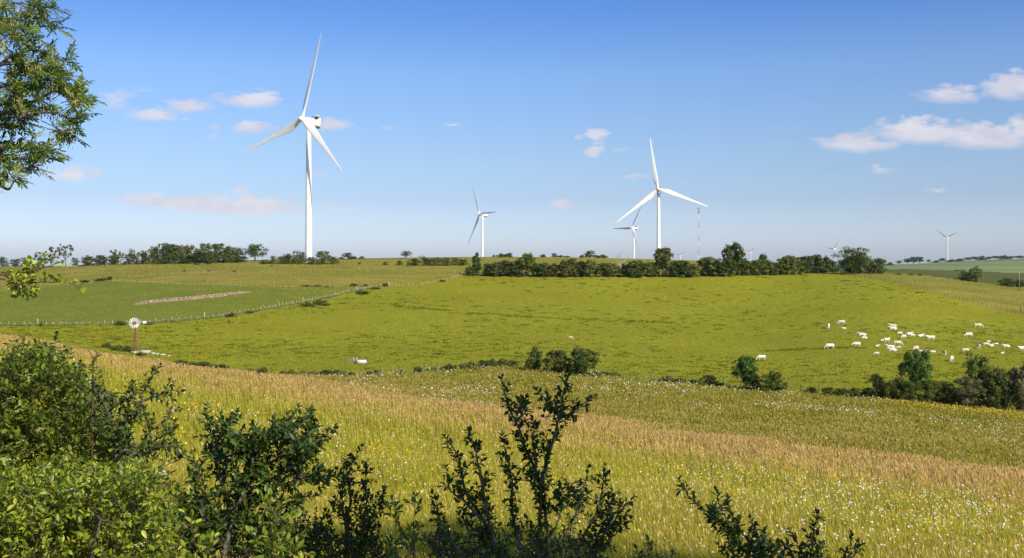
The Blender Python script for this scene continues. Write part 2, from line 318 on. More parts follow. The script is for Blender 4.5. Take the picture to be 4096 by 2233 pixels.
names = [('meadow', 'meadow'), ('pasture', 'pasture'), ('crop_field', 'crop'), ('hilltop_field', 'hill'), ('dark_green_field', 'darkfield'), ('pale_green_field', 'lightfield')]
for k, (nm, mt) in enumerate(names):
    m_ = zone == k; a, b = ii[m_], jj[m_]
    q = np.stack([a * nd + b, (a + 1) * nd + b, (a + 1) * nd + b + 1, a * nd + b + 1], -1)
    used, inv = np.unique(q, return_inverse=True)
    me = npmesh(nm, gv.reshape(-1, 3)[used], inv.reshape(-1, 4), M[mt], smooth=True)
    tag(obj(nm, me), kind='structure')
# ground beside and behind the viewpoint, just under the fields
bx = np.linspace(-160, 160, 41); by = np.linspace(-100, 120, 45); X, Y = np.meshgrid(bx, by, indexing='ij')
bz = gz(X, np.maximum(Y, 0)) - np.where((Y > 0.3) & (np.abs(X) < .86 * Y + 8), .6, .0) * np.clip(Y / 6, 0, 1)
i_, j_ = np.meshgrid(np.arange(40), np.arange(44), indexing='ij'); i_ = i_.ravel(); j_ = j_.ravel()
q = np.stack([i_ * 45 + j_, (i_ + 1) * 45 + j_, (i_ + 1) * 45 + j_ + 1, i_ * 45 + j_ + 1], -1)
tag(obj('ground', npmesh('ground', np.stack([X, Y, bz - .05], -1).reshape(-1, 3), q, M['meadow'], smooth=True)), kind='structure')

#@@PART2
# ------------------------------------------------------------------ wind turbines
def loft(sections, closed=True, col=(1, 1, 1)):
    """sections: list of (k,3) rings -> MB"""
    mb = MB(); S = np.array(sections); m, n, _ = S.shape
    i = np.arange(m - 1)[:, None] * n; j = np.arange(n)[None]; k = (j + 1) % n
    q = np.stack([i + j, i + k, i + n + k, i + n + j], -1).reshape(-1, 4)
    mb.add(S.reshape(-1, 3), q, col=col)
    for e, c in ((0, S[0].mean(0)), (m - 1, S[-1].mean(0))):
        b = mb.n; mb.add([c]); jj = np.arange(n); kk = (jj + 1) % n
        mb.t.append(np.stack([np.full(n, b), e * n + (kk if e == 0 else jj), e * n + (jj if e == 0 else kk)], -1))
    return mb
def blade_mesh():
    # along +Z, chord in X (leading edge -X), thickness in Y (Y = upwind)
    rs = [0.6, 1.6, 3.0, 5.0, 7.5, 10, 14, 20, 27, 34, 40, 43.5, 44.8, 45]
    ch = [2.0, 2.0, 2.3, 3.3, 4.1, 4.2, 3.7, 2.9, 2.2, 1.6, 1.15, .8, .45, .1]
    th = [1.9, 1.85, 1.6, 1.25, 1.0, .85, .65, .45, .33, .24, .16, .11, .06, .02]
    tw = [-22, -22, -22, -21, -18, -16, -13, -10, -8, -7, -6, -6, -6, -6]
    se = []
    for r, c, t, w in zip(rs, ch, th, tw):
        a = np.arange(16) * 2 * math.pi / 16; f = min(1, max(0, (r - 1.6) / 5))
        x = np.cos(a) * c / 2; y = np.sin(a) * t / 2 * (1 - f * .55 * (np.cos(a) * .5 + .5)); x = x + f * c * .2
        wr = R(w); X = x * math.cos(wr) - y * math.sin(wr); Y = x * math.sin(wr) + y * math.cos(wr) + .9 * (r / 45) ** 2
        se.append(np.stack([X, Y, np.full(16, r)], -1))
    return loft(se).mesh('blade', M['white'], True)
def ring(x, ry, rz, cz=0, n=16, sq=2.0):
    a = np.arange(n) * 2 * math.pi / n; c, s = np.cos(a), np.sin(a)
    return np.stack([np.full(n, x), np.sign(c) * np.abs(c) ** (2 / sq) * ry, cz + np.sign(s) * np.abs(s) ** (2 / sq) * rz], -1)
BLADE = blade_mesh()
# nacelle and hub: +X is upwind, origin at the tower axis, rotor centre at x = 4.6
NAC = loft([ring(2.7, .8, .8, 0, 20, 3), ring(2.6, 1.5, 1.5, 0, 20, 3.5), ring(0, 1.75, 1.75, 0, 20, 5), ring(-5.5, 1.75, 1.7, 0, 20, 5), ring(-7.0, 1.6, 1.5, .1, 20, 4), ring(-7.5, .9, .9, .1, 20, 3)]).mesh('nacelle', M['white'], False)
HUB = loft([ring(3.0, 1.35, 1.35), ring(4.2, 1.6, 1.6), ring(5.3, 1.45, 1.45), ring(6.2, .95, .95), ring(6.7, .4, .4), ring(6.8, .05, .05)]).mesh('hub', M['white'], True)
_m = MB()
for s in (-1, 1):
    V = [(-3.6, 1.55 * s, 1.6), (-6.6, 1.55 * s, 1.6), (-7.0, 1.55 * s, 3.5), (-5.5, 1.55 * s, 3.7), (-4.9, 1.55 * s, 2.4)]
    W = [(x, y - .18 * s, z) for x, y, z in V]; A = np.array(V + W)
    _m.add(A, [(0, 1, 4, 0)][:0] + [(a, (a + 1) % 5, (a + 1) % 5 + 5, a + 5) for a in range(5)], [(0, 1, 2), (0, 2, 4), (2, 3, 4), (5, 7, 6), (5, 9, 7), (7, 9, 8)])
_m.box((-4.9, 0, 3.75), (3.2, 3.3, .22)); _m.box((-6.6, 0, 4.4), (.12, .12, 1.2)); _m.box((-6.6, 0, 5.0), (.5, .5, .15))
COOL = _m.mesh('cooler', M['white'])
_m = MB(); _m.box((-5.6, 0, 2.6), (1.2, 2.7, 1.7)); VENT = _m.mesh('vent', M['grey'])
_m = MB(); _m.box((-5.2, 0, -1.95), (3.4, 2.6, .5)); BEL = _m.mesh('belly_vent', M['grey'])

def turbine(hx, hy, d, yaw, phase, label, base=None, tilt=6, group='wind turbines on the plateau'):
    hub = Vector(pt(hx, hy, d)); az = math.atan2(hub.x, hub.y)
    a = R(yaw)
    n = Vector((-math.sin(a), -math.cos(a), 0)); n.rotate(Quaternion((0, 0, 1), -az))     # upwind
    tw = hub - n * 4.6
    gzv = float(gz(tw.x, tw.y)) if base is None else (YH - base) * d / F
    root = empty('wind_turbine', (tw.x, tw.y, gzv)); tag(root, label, 'wind turbine', group)
    H = hub.z - gzv - 1.9
    mb = MB(); hs = np.linspace(0, 1, 14)
    mb.tube([(0, 0, -.5 + (H + .6) * t) for t in hs], [1.85 - .62 * t for t in hs], 28)
    obj('tower', mb.mesh('tower', M['white'], True), root)
    if d < 2000:
        mb = MB(); mb.tube([(0, 0, -.3), (0, 0, .25)], 3.1, 20); obj('foundation', mb.mesh('foundation', M['concrete']), root)
    q = n.to_track_quat('X', 'Z'); q = q @ Quaternion((0, 1, 0), -R(tilt))
    nac = obj('nacelle', NAC, root); nac.rotation_mode = 'QUATERNION'; nac.rotation_quaternion = q; nac.location = (0, 0, hub.z - gzv)
    for nm, me in (('cooler', COOL), ('vent', VENT), ('belly_vent', BEL)):
        obj(nm, me, nac)
    hb = obj('hub', HUB, root); hb.rotation_mode = 'QUATERNION'; hb.rotation_quaternion = q; hb.location = (0, 0, hub.z - gzv)
    # in-plane axes seen by the viewer: right and up
    ax = q @ Vector((1, 0, 0)); up = q @ Vector((0, 0, 1)); rt = up.cross(ax) * 1.0
    vr = Vector((math.cos(az), -math.sin(az), 0))
    if rt.dot(vr) < 0: rt = -rt
    for k in range(3):
        th = R(phase + 120 * k); dr = rt * math.cos(th) + up * math.sin(th)
        X = dr.cross(ax) * -1; Mx = Matrix((X, ax, dr)).transposed()
        if Mx.determinant() < 0: X = -X; Mx = Matrix((X, ax, dr)).transposed()
        b = obj('blade', BLADE, root); b.rotation_mode = 'QUATERNION'; b.rotation_quaternion = Mx.to_quaternion(); b.location = Vector((0, 0, hub.z - gzv)) + ax * 4.6
    return root
turbine(1208, 481, 525, 48, 79, 'largest and nearest white wind turbine, its tower rising behind low bushes', tilt=8)
turbine(1917, 859, 1317, 60, 121, 'white wind turbine left of the conical tree, one blade pointing right across its nacelle')
turbine(2632, 758, 868, 6, 99, 'second largest white wind turbine, facing the viewer above the long hedgerow')
turbine(2527, 912, 1645, 47, 60, 'smaller white turbine beside the dead tree, one blade level to the left')
turbine(2720, 1023, 6300, 45, 36, 'tiny far turbine between the second largest turbine and the lattice mast', tilt=4)
turbine(3001, 1008, 5500, 45, 35, 'tiny far turbine half hidden by the round tree in the hedgerow', tilt=4)
turbine(3335.5, 996, 3860, 47, 52, 'small distant turbine just above the right end of the hedgerow', tilt=4)
turbine(3787, 951, 3280, 33, 23, 'small distant turbine standing on the pale green hill at the right', tilt=4)

# lattice mast, red and white bands
def mast():
    d = 1500; b = on(2795, d); b.z = 1.0; top = (YH - 832) * d / F
    root = empty('lattice_mast', b); tag(root, 'tall thin red and white banded lattice mast behind the hedgerow', 'radio mast')
    H = top - b.z; nb = 9; w0, w1 = 1.35, .75
    for k in range(nb):
        mb = MB(); z0, z1 = H * k / nb, H * (k + 1) / nb; f0 = w0 + (w1 - w0) * k / nb; f1 = w0 + (w1 - w0) * (k + 1) / nb
        ns = 5
        for s in range(4):
            c0 = ((1, 1), (-1, 1), (-1, -1), (1, -1))[s]; c1 = ((1, 1), (-1, 1), (-1, -1), (1, -1))[(s + 1) % 4]
            mb.tube([(c0[0] * f0, c0[1] * f0, z0), (c0[0] * f1, c0[1] * f1, z1)], .08, 4)
            for i in range(ns):
                a0, a1 = i / ns, (i + 1) / ns; g0 = f0 + (f1 - f0) * a0; g1 = f0 + (f1 - f0) * a1; A, B = (c0, c1) if i % 2 else (c1, c0)
                mb.tube([(A[0] * g0, A[1] * g0, z0 + (z1 - z0) * a0), (B[0] * g1, B[1] * g1, z0 + (z1 - z0) * a1)], .05, 4)
        obj('mast_section', mb.mesh('mast_section', M['maston'] if k % 2 == 0 else M['white']), root)
    mb = MB()
    for z in (H * .99, H * .93): mb.box((0, 0, z), (5.5, .3, .3)); mb.box((0, 0, z), (.3, 3.5, .3)); mb.tube([(0, 0, H * .92), (0, 0, H)], .2, 4)
    mb.tube([(0, 0, H), (0, 0, H + 3.5)], .12, 4); obj('antenna', mb.mesh('antenna', M['grey']), root)
mast()

# ------------------------------------------------------------------ farm windpump, trough and stones
def windpump():
    p = at(541, 1412, 190); s = p.y / F; H = (1412 - 1292) * s
    root = empty('windpump', p, R(-6)); tag(root, 'small multi-bladed farm windpump on a rusty lattice tower', 'windpump')
    w0 = 14.3 * s; w1 = 1.6 * s; Ht = H - .9
    for sx, sy in ((-1, -1), (1, -1), (1, 1), (-1, 1)):
        mb = MB(); mb.tube([(sx * w0, sy * w0, 0), (sx * w1, sy * w1, Ht)], .065, 4); obj('leg', mb.mesh('leg', M['rust']), root)
    cs = [(-1, -1), (1, -1), (1, 1), (-1, 1)]; nl = 7
    mb = MB()
    for k in range(nl):
        t = (k + .0) / nl; t2 = (k + 1) / nl; f = w0 + (w1 - w0) * t; g = w0 + (w1 - w0) * t2
        for i in range(4):
            A, B = cs[i], cs[(i + 1) % 4]
            if k: mb.tube([(A[0] * f, A[1] * f, Ht * t), (B[0] * f, B[1] * f, Ht * t)], .022, 4)
            mb.tube([(A[0] * f, A[1] * f, Ht * t), (B[0] * g, B[1] * g, Ht * t2)], .018, 4)
    obj('bracing', mb.mesh('bracing', M['rust']), root)
    mb = MB(); mb.tube([(0, 0, 0), (0, 0, H)], .05, 6); obj('pump_rod', mb.mesh('pump_rod', M['rust']), root)
    mb = MB(); mb.box((0, -.1, H), (.3, .6, .35)); obj('gearbox', mb.mesh('gearbox', M['rust']), root)
    wh = obj('wheel', None, root) if False else None
    mb = MB(); a = np.linspace(0, 2 * math.pi, 25)
    rr = 21.5 * s
    for r in (rr * .36, rr * .72): mb.tube([(math.cos(t) * r, 0, math.sin(t) * r) for t in a], .022, 4, cap=False)
    for t in a[:-1:4]: mb.tube([(0, 0, 0), (math.cos(t) * rr * .8, 0, math.sin(t) * rr * .8)], .022, 4)
    mb.tube([(0, -.12, 0), (0, .3, 0)], .3, 12)
    wh = obj('wheel', mb.mesh('wheel', M['rust']), root, (0, -.42, H)); wh.rotation_euler = (0, 0, R(12))
    se = MB(); nb = 16
    V = []
    for r, w in ((rr * .36, .04), (rr * .62, .085), (rr * 1.0, .118)):
        V += [(r, -.05, -w), (r, 0, 0), (r, -.05, w)]
    V = np.array(V); V2 = V + np.array((0, .02, 0))
    se.add(np.vstack([V, V2]), [(0, 1, 4, 3), (1, 2, 5, 4), (3, 4, 7, 6), (4, 5, 8, 7), (9, 12, 13, 10), (10, 13, 14, 11), (12, 15, 16, 13), (13, 16, 17, 14)])
    bm_ = se.mesh('blade', M['galv'])
    for k in range(nb):
        b = obj('blade', bm_, wh); b.rotation_euler = (0, 2 * math.pi * k / nb, 0)
    mb = MB(); mb.tube([(0, 0, 0), (0, 2.2, 0)], .035, 4); mb.box((0, 2.45, 0), (.03, 1.0, .62))
    tv = obj('tail_vane', mb.mesh('tail_vane', M['galv']), root, (0, 0, H)); tv.rotation_euler = (0, 0, R(-32))
    mb = MB(); mb.box((0, 0, .12), (w0 * 1.7, w0 * 1.7, .5)); obj('base_slab', mb.mesh('base_slab', M['concrete']), root)
    # stone trough and row of stones beside it
    q = at(580, 1413, 190); mb = MB(); L_, W_, Hh = 43 * s, 1.1, .62
    mb.box((0, -W_ / 2, Hh / 2), (L_, .14, Hh)); mb.box((0, W_ / 2, Hh / 2), (L_, .14, Hh)); mb.box((-L_ / 2 + .07, 0, Hh / 2 - .005), (.14, W_ - .15, Hh)); mb.box((L_ / 2 - .07, 0, Hh / 2 - .005), (.14, W_ - .15, Hh)); mb.box((0, 0, .1), (L_ - .3, W_ - .15, .2))
    t = obj('stone_trough', mb.mesh('stone_trough', M['concrete']), None, q); t.rotation_euler = (0, 0, R(-4)); tag(t, 'low pale stone drinking trough at the foot of the windpump', 'trough')
    for i, (px, py, w, h, lb) in enumerate(((613, 1417, 16, .42, 'pale stone block right next to the trough below the windpump'), (630, 1419, 13, .36, 'second pale stone block right of the windpump trough'), (652, 1421, 22, .3, 'long low stone block farther right of the windpump trough'), (677, 1425, 9, .26, 'small last stone in the row right of the windpump'))):
        mb = MB(); mb.box((0, 0, h / 2 - .05), (w * s, .7, h), taper=.86); o = obj('stone_block', mb.mesh('stone_block', M['stone']), None, at(px, py, 190)); o.rotation_euler = (0, 0, R(-8 + 5 * i)); tag(o, lb, 'stone', 'stones beside the windpump')
windpump()

# drinking place in the pasture
def drinker():
    p = at(1447, 1453, 190); s = p.y / F
    mb = MB(); L_, W_, Hh = 36 * s, 1.0, .62
    mb.box((0, -W_ / 2, Hh / 2), (L_, .05, Hh)); mb.box((0, W_ / 2, Hh / 2), (L_, .05, Hh)); mb.box((L_ / 2 - .03, 0, Hh / 2 - .004), (.05, W_ - .06, Hh)); mb.box((0, 0, .35), (L_ - .1, W_ - .06, .04))
    root = empty('water_trough', p, R(14)); tag(root, 'white metal water trough with a rusty end in the green pasture', 'trough')
    obj('tank', mb.mesh('tank', M['galv']), root)
    mb = MB(); mb.box((-L_ / 2 - .2, 0, Hh / 2), (.4, W_ + .04, Hh - .1)); obj('rusty_end', mb.mesh('rusty_end', M['rust']), root)
    for px, lb in ((1415, 'left of two leaning pale posts beside the pasture water trough'), (1427, 'right one of two leaning pale posts beside the pasture water trough')):
        mb = MB(); mb.tube([(0, 0, 0), (.03, 0, .6), (.0, 0, 1.15)], [.09, .08, .07], 6); o = obj('wooden_post', mb.mesh('wooden_post', M['post'], True), None, at(px, 1448, 190)); tag(o, lb, 'post', 'posts beside the water trough')
    for px, py, a, b in ((1408, 1441, 1.7, .75), (1440, 1443, 1.4, .6), (1478, 1452, 1.2, .45)):
        c = at(px, py, 190); th = np.linspace(0, 2 * math.pi, 25)[:-1]; rr = 1 + .25 * np.sin(th * 3 + px) + .12 * np.sin(th * 7)
        X = c.x + np.cos(th) * a * rr; Y = c.y + np.sin(th) * b * 4 * rr
        V = np.vstack([[c.x, c.y, float(gz(c.x, c.y)) + .05], np.stack([X, Y, gz(X, Y) + .04], -1)])
        k = np.arange(24); o = obj('dirt_patch', npmesh('dirt_patch', V, np.stack([np.zeros(24, int), 1 + k, 1 + (k + 1) % 24], -1), M['dirt'])); tag(o, kind='structure')
drinker()

# ------------------------------------------------------------------ heaps of rubble
_t = (1 + 5 ** .5) / 2
ICO_V = np.array([(-1, _t, 0), (1, _t, 0), (-1, -_t, 0), (1, -_t, 0), (0, -1, _t), (0, 1, _t), (0, -1, -_t), (0, 1, -_t), (_t, 0, -1), (_t, 0, 1), (-_t, 0, -1), (-_t, 0, 1)]) / math.hypot(1, _t)
ICO_F = np.array([(0, 11, 5), (0, 5, 1), (0, 1, 7), (0, 7, 10), (0, 10, 11), (1, 5, 9), (5, 11, 4), (11, 10, 2), (10, 7, 6), (7, 1, 8), (3, 9, 4), (3, 4, 2), (3, 2, 6), (3, 6, 8), (3, 8, 9), (4, 9, 5), (2, 4, 11), (6, 2, 10), (8, 6, 7), (9, 8, 1)])
def rubble(pix, width, hgt, n, size, label, dmin=250, bare=True, seed=1, tint=(1, 1, 1)):
    rg = np.random.default_rng(seed); P = np.array([at(x, y, dmin) for x, y in pix]); mb = MB()
    t = np.linspace(0, len(P) - 1, 60); C = np.stack([np.interp(t, np.arange(len(P)), P[:, k]) for k in range(3)], -1)
    T = np.gradient(C, axis=0)[:, :2]; T /= np.linalg.norm(T, axis=1)[:, None]; Nn = np.stack([-T[:, 1], T[:, 0]], -1)
    s = np.linspace(-1, 1, 9); env = np.clip(np.sin(np.linspace(0.02, math.pi - .02, 60)), 0, 1) ** .4
    G = C[:, None, :2] + Nn[:, None] * (s[None, :, None] * width * env[:, None, None]); Z = gz(G[..., 0], G[..., 1]) + .4 * (bare) + hgt * env[:, None] * (1 - s[None] ** 2) * (1 + .4 * rg.standard_normal((60, 9))) - .15
    V = np.dstack([G, Z]).reshape(-1, 3); i, j = np.meshgrid(np.arange(59), np.arange(8), indexing='ij'); i = i.ravel(); j = j.ravel()
    root = empty('rubble_heap', P[len(P) // 2]); tag(root, label, 'rubble heap', 'rubble heaps on the far fields')
    o = obj('earth_mound', npmesh('earth_mound', V - P[len(P) // 2], np.stack([i * 9 + j, i * 9 + j + 1, i * 9 + j + 10, i * 9 + j + 9], -1), M['dirt']), root)
    for k in range(n):
        a = int(np.clip(rg.choice([14, 20, 27, 34, 41, 48, 53]) + rg.normal(0, 3.2), 2, 57)) if n > 200 else rg.integers(2, 57); b = rg.uniform(-.8, .8); c = C[a, :2] + Nn[a] * b * width * env[a]; r = size * rg.uniform(.35, 1) ** 1.5
        z = float(gz(c[0], c[1])) + .4 * bare + hgt * env[a] * (1 - b * b); vv = ICO_V * r * rg.uniform(.6, 1.2, 3) * (1 + .2 * rg.standard_normal((12, 1)))
        g = rg.uniform(.45, 1.0); mb.add(vv + np.array((c[0], c[1], z)) - P[len(P) // 2], None, ICO_F, col=np.array(tint) * g)
    s_ = obj('stones', mb.mesh('stones', M['stone']), root); s_['kind'] = 'stuff'
rubble([(530, 1226), (600, 1216), (760, 1203), (900, 1188), (1010, 1174)], 3.0, .8, 560, .34, 'long ridge of pale stones in the middle of the green crop', seed=2, tint=(1.0, .90, .78))
rubble([(742, 1091), (850, 1090), (985, 1091)], 1.1, .3, 60, .35, 'thin line of broken stones on the slope above the green crop', bare=False, seed=3, tint=(.8, .7, .6))
rubble([(250, 1147), (320, 1140), (385, 1133)], 1.6, .6, 45, .4, 'reddish earth bank at the upper edge of the green crop', bare=False, seed=4, tint=(.8, .62, .55))
rubble([(250, 1066), (300, 1067)], 1.5, .3, 25, .5, 'small pale stone scatter under the tall thin trees on the left skyline', bare=False, seed=5)
rubble([(1000, 1066), (1085, 1064)], 1.0, .2, 20, .4, 'faint stony patch left of the turbine bushes', bare=False, seed=6, tint=(.8, .7, .6))

# ------------------------------------------------------------------ fences
def poly_world(pix, dmin): return np.array([at(x, y, dmin) for x, y in pix])
def fence(pix, spacing, h, r, label, mat='post', dmin=170, wires=3, thick_every=0, mx=100, seed=0):
    rg = np.random.default_rng(seed); P = poly_world(pix, dmin) if not isinstance(pix, np.ndarray) else pix
    seg = np.linalg.norm(np.diff(P[:, :2], axis=0), axis=1); S = np.concatenate([[0], np.cumsum(seg)]); n = min(mx, int(S[-1] / spacing) + 1); spacing = S[-1] / (n - 1)
    t = np.arange(n) * spacing + rg.uniform(-.2, .2, n) * spacing; t = np.clip(t, 0, S[-1]); x = np.interp(t, S, P[:, 0]); y = np.interp(t, S, P[:, 1]); z = gz(x, y)
    root = empty('fence', (x[0], y[0], z[0])); tag(root, label, 'fence', 'post and wire fences')
    kinds = []
    for k in range(5):
        mb = MB(); hh = h * rg.uniform(.85, 1.15); g = rg.uniform(.75, 1.15); mb.tube([(0, 0, -.2), (rg.uniform(-.04, .04), 0, hh * .5), (rg.uniform(-.09, .09), rg.uniform(-.05, .05), hh)], [r, r * .95, r * .8], 6, col=(g, g, g)); kinds.append(mb.mesh('post', M[mat], True))
    for k in range(n):
        o = obj('post', kinds[int(rg.integers(5))], root, (x[k] - x[0], y[k] - y[0], z[k] - z[0])); o.rotation_euler = (0, 0, rg.uniform(0, 6))
        if thick_every and k % thick_every == 5: o.scale = (1.8, 1.8, 1.55)
    mb = MB(); o0 = np.array([x[0], y[0], z[0]])
    for w in range(wires):
        mb.tube(np.stack([x, y, z + h * (.35 + .27 * w)], -1) - o0, .012, 3, cap=False)
    obj('wire', mb.mesh('wire', M['wire']), root)
fence(FENL, 2.0, 1.25, .085, 'post and wire fence between the green crop and the pasture', thick_every=23, seed=1)
fence([(455, 1128), (700, 1143), (1000, 1151), (1300, 1153), (1450, 1153), (1553, 1143)], 2.3, 1.0, .07, 'thin fence along the far upper edge of the green crop', wires=2, seed=2)
fence([(1556, 1141), (1600, 1147), (1680, 1146), (1755, 1129), (1850, 1105)], 1.9, 1.1, .075, 'short fence climbing from the crop corner to the hedgerow', wires=2, seed=3)
fence([(3400, 1101), (3562, 1131), (3712, 1165), (3840, 1201), (3979, 1235), (4120, 1264)], 2.0, 1.2, .065, 'dark post fence running down the right side of the pasture', mat='darkpost', seed=4)
_b = np.array([on(px, float(ip(BND, px)) + .3) for px in np.linspace(0, 640, 8)])
fence(_b, 5.2, 1.35, .08, 'pale posts just showing above the brown grass at the far left', seed=5, wires=2)
_b = np.array([on(px, float(ip(BND, px)) + .3) for px in np.linspace(980, 4096, 40)])
fence(_b, 3.6, 1.2, .07, 'fence with sparse dark posts at the bottom edge of the pasture', mat='darkpost', seed=6, wires=2)

def thick_post(px, py, h, lb, mat='post', dm=170):
    mb = MB(); mb.tube([(0, 0, -.2), (0, 0, h)], [.17, .15], 8); o = obj('gate_post', mb.mesh('gate_post', M[mat], True), None, at(px, py, dm)); tag(o, lb, 'post', 'stout corner posts')
thick_post(1556, 1149, 1.7, 'stout pale corner post where the crop fence meets the slope fence')
thick_post(1680, 1150, 1.1, 'short dark post at the bend of the slope fence', 'rust')
thick_post(4082, 1247, 1.5, 'stout dark post at the right end of the pasture fence', 'darkpost')
def pole():
    p = at(4077, 1163, 380); s = p.y / F; root = empty('utility_pole', p); tag(root, 'slim concrete utility pole at the right edge of the picture', 'utility pole')
    h = 100 * s; mb = MB(); mb.tube([(0, 0, -.3), (0, 0, h)], [.19, .11], 8); obj('pole', mb.mesh('pole', M['polegrey'], True), root)
    mb = MB(); mb.box((0, 0, h - .35), (1.3, .1, .1))
    for x in (-.55, 0, .55): mb.tube([(x, 0, h - .3), (x, 0, h - .1)], .05, 6)
    obj('crossarm', mb.mesh('crossarm', M['grey']), root)
pole()
mb = MB(); mb.tube([(-2.2, 0, .1), (-.8, .1, .5), (.8, 0, .35), (2.6, -.1, .12)], [.1, .2, .2, .08], 7); mb.tube([(-.6, 0, .4), (-1.4, -.2, .75)], [.12, .05], 5); mb.tube([(.9, 0, .35), (1.8, .3, .6)], [.1, .03], 5)
tag(obj('fallen_branch', mb.mesh('fallen_branch', M['darkpost'], True), None, at(3385, 1126)), 'dark fallen branch lying in the upper right pasture', 'branch')
mb = MB(); mb.tube([(-1.3, 0, .1), (0, .1, .25), (1.5, 0, .1)], [.1, .17, .08], 6); mb.tube([(0, 0, .25), (.6, -.2, .6)], [.08, .03], 5)
tag(obj('fallen_log', mb.mesh('fallen_log', M['palewood'], True), None, at(2572, 1111)), 'pale fallen log at the foot of the hedgerow', 'log')

# ------------------------------------------------------------------ trees and shrubs at a distance
def crown_mesh(name, mat, seed, kind='shrub', n=1800, ls=.10):
    """crown inside x,y in -1..1 and z in 0..1, of leaf-sprig faces gathered in clumps"""
    rg = np.random.default_rng(seed)
    def U(k): v = rg.standard_normal((k, 3)); return v / np.linalg.norm(v, axis=1)[:, None]
    def ball(K, zl, zh, f, rr):
        z = rg.uniform(zl, zh, K); a = rg.uniform(0, 6.28, K); q = rg.uniform(0, 1, K) ** .5 * f(z)
        return np.stack([np.cos(a) * q, np.sin(a) * q, z], -1), rg.uniform(*rr, K)
    if kind == 'shrub': c, r = ball(64, .05, .93, lambda z: .86 * np.sqrt(np.clip(1.12 - z ** 2.2, .05, 1)), (.10, .24))
    elif kind == 'egg': c, r = ball(64, .05, .93, lambda z: .9 * np.sqrt(np.clip(1 - ((z - .36) / .6) ** 2, .04, 1)), (.09, .22))
    elif kind == 'tree': c, r = ball(60, .26, .94, lambda z: .86 * np.sqrt(np.clip(1 - ((z - .55) / .46) ** 2, .04, 1)), (.10, .23))
    elif kind == 'cone': c, r = ball(56, .06, .95, lambda z: .12 + .72 * np.clip(1.0 - z, 0, 1) ** .8, (.09, .2))
    elif kind == 'low': c, r = ball(34, .0, .7, lambda z: .95 * np.sqrt(np.clip(1.05 - z ** 2, .1, 1)), (.10, .26))
    elif kind == 'thin': c, r = ball(26, .4, .93, lambda z: .9 * np.sqrt(np.clip(1 - ((z - .66) / .38) ** 2, .04, 1)), (.06, .13))
    if kind != 'thin' : c[:4] = c[:4] * np.array((.35, .35, 1)); r[:4] = .3; c[:4, 2] = np.linspace(.2 if kind != 'tree' else .4, .7, 4); r[:4] = .36
    kz = rg.standard_normal(2) * .16; c[:, 0] += kz[0] * c[:, 2] * (kind != 'low')
    w = r ** 2 / (r ** 2).sum(); b = rg.choice(len(c), n, p=w); d = U(n); d[:, 2] = np.where(rg.random(n) < .6, np.abs(d[:, 2]), d[:, 2])
    rad = r[b] * rg.uniform(.55, 1.12, n) ** .6
    zf = {'low': .9, 'tree': .45, 'cone': .38, 'thin': .45}.get(kind, .52); P = c[b] + d * rad[:, None] * np.array((1, 1, zf)); tips = rg.random(n) < .07; P[tips] += d[tips] * np.array((.08, .08, .07))
    P[:, 2] = np.abs(P[:, 2]) 
    N_ = d + .55 * U(n) + np.array((0, 0, .25)); N_ /= np.linalg.norm(N_, axis=1)[:, None]
    A = np.cross(N_, U(n)); A /= np.linalg.norm(A, axis=1)[:, None] + 1e-9; B = np.cross(N_, A)
    s = ls * rg.uniform(.5, 1.3, n)[:, None]; e = rg.uniform(.35, .8, n)[:, None]
    Z_ = np.array((1, 1, zf)); V = np.stack([P - A * s * Z_, P + (-B * s * e + N_ * s * .15) * Z_, P + A * s * Z_, P + (B * s * e + N_ * s * .15) * Z_], 1).reshape(-1, 3)
    q = np.arange(n * 4).reshape(-1, 4)
    g = (rg.uniform(.72, 1.3, n) * rg.uniform(.82, 1.2, len(c))[b])[:, None]; tint = np.stack([rg.uniform(.85, 1.25, n), np.ones(n), rg.uniform(.7, 1.1, n)], -1)
    return npmesh(name, V, q, mat, np.repeat(g * tint, 4, axis=0))
def trunk_mesh(name, seed, kind):
    rg = np.random.default_rng(seed); mb = MB()
    if kind in ('tree', 'thin', 'cone'):
        mb.tube([(0, 0, -.03), (.02, 0, .3), (0, .02, .62), (.02, 0, .85)], [.055, .04, .025, .008], 7)
        for k in range(9 if kind == 'thin' else 6):
            a = k * 2.4 + rg.uniform(-.3, .3); z = rg.uniform(.22, .6); q = rg.uniform(.45, .75)
            mb.tube([(0, 0, z), (math.cos(a) * q * .5, math.sin(a) * q * .5, z + .12), (math.cos(a) * q, math.sin(a) * q, z + .28)], [.024, .014, .004], 5)
    else:
        for k in range(6):
            a = k * 1.05; mb.tube([(math.cos(a) * .08, math.sin(a) * .08, -.03), (math.cos(a) * .28, math.sin(a) * .25, .35), (math.cos(a) * .5, math.sin(a) * .45, .68)], [.03, .02, .005], 5)
    return mb.mesh(name, M['bark'], True)
_lib = {}
def lib(kind, mat, var, n, ls):
    k = (kind, mat, var, n)
    if k not in _lib: _lib[k] = crown_mesh('crown', LM[mat], abs(hash((kind, var, n))) % 9999 if False else (sum(map(ord, kind + mat)) * 7 + var * 31 + n), kind, n, ls)
    return _lib[k]
_tl = {k: [trunk_mesh('trunk', s, k) for s in (1, 2)] for k in ('tree', 'thin', 'cone', 'shrub')}; _tl['low'] = _tl['egg'] = _tl['shrub']
_cnt = 0
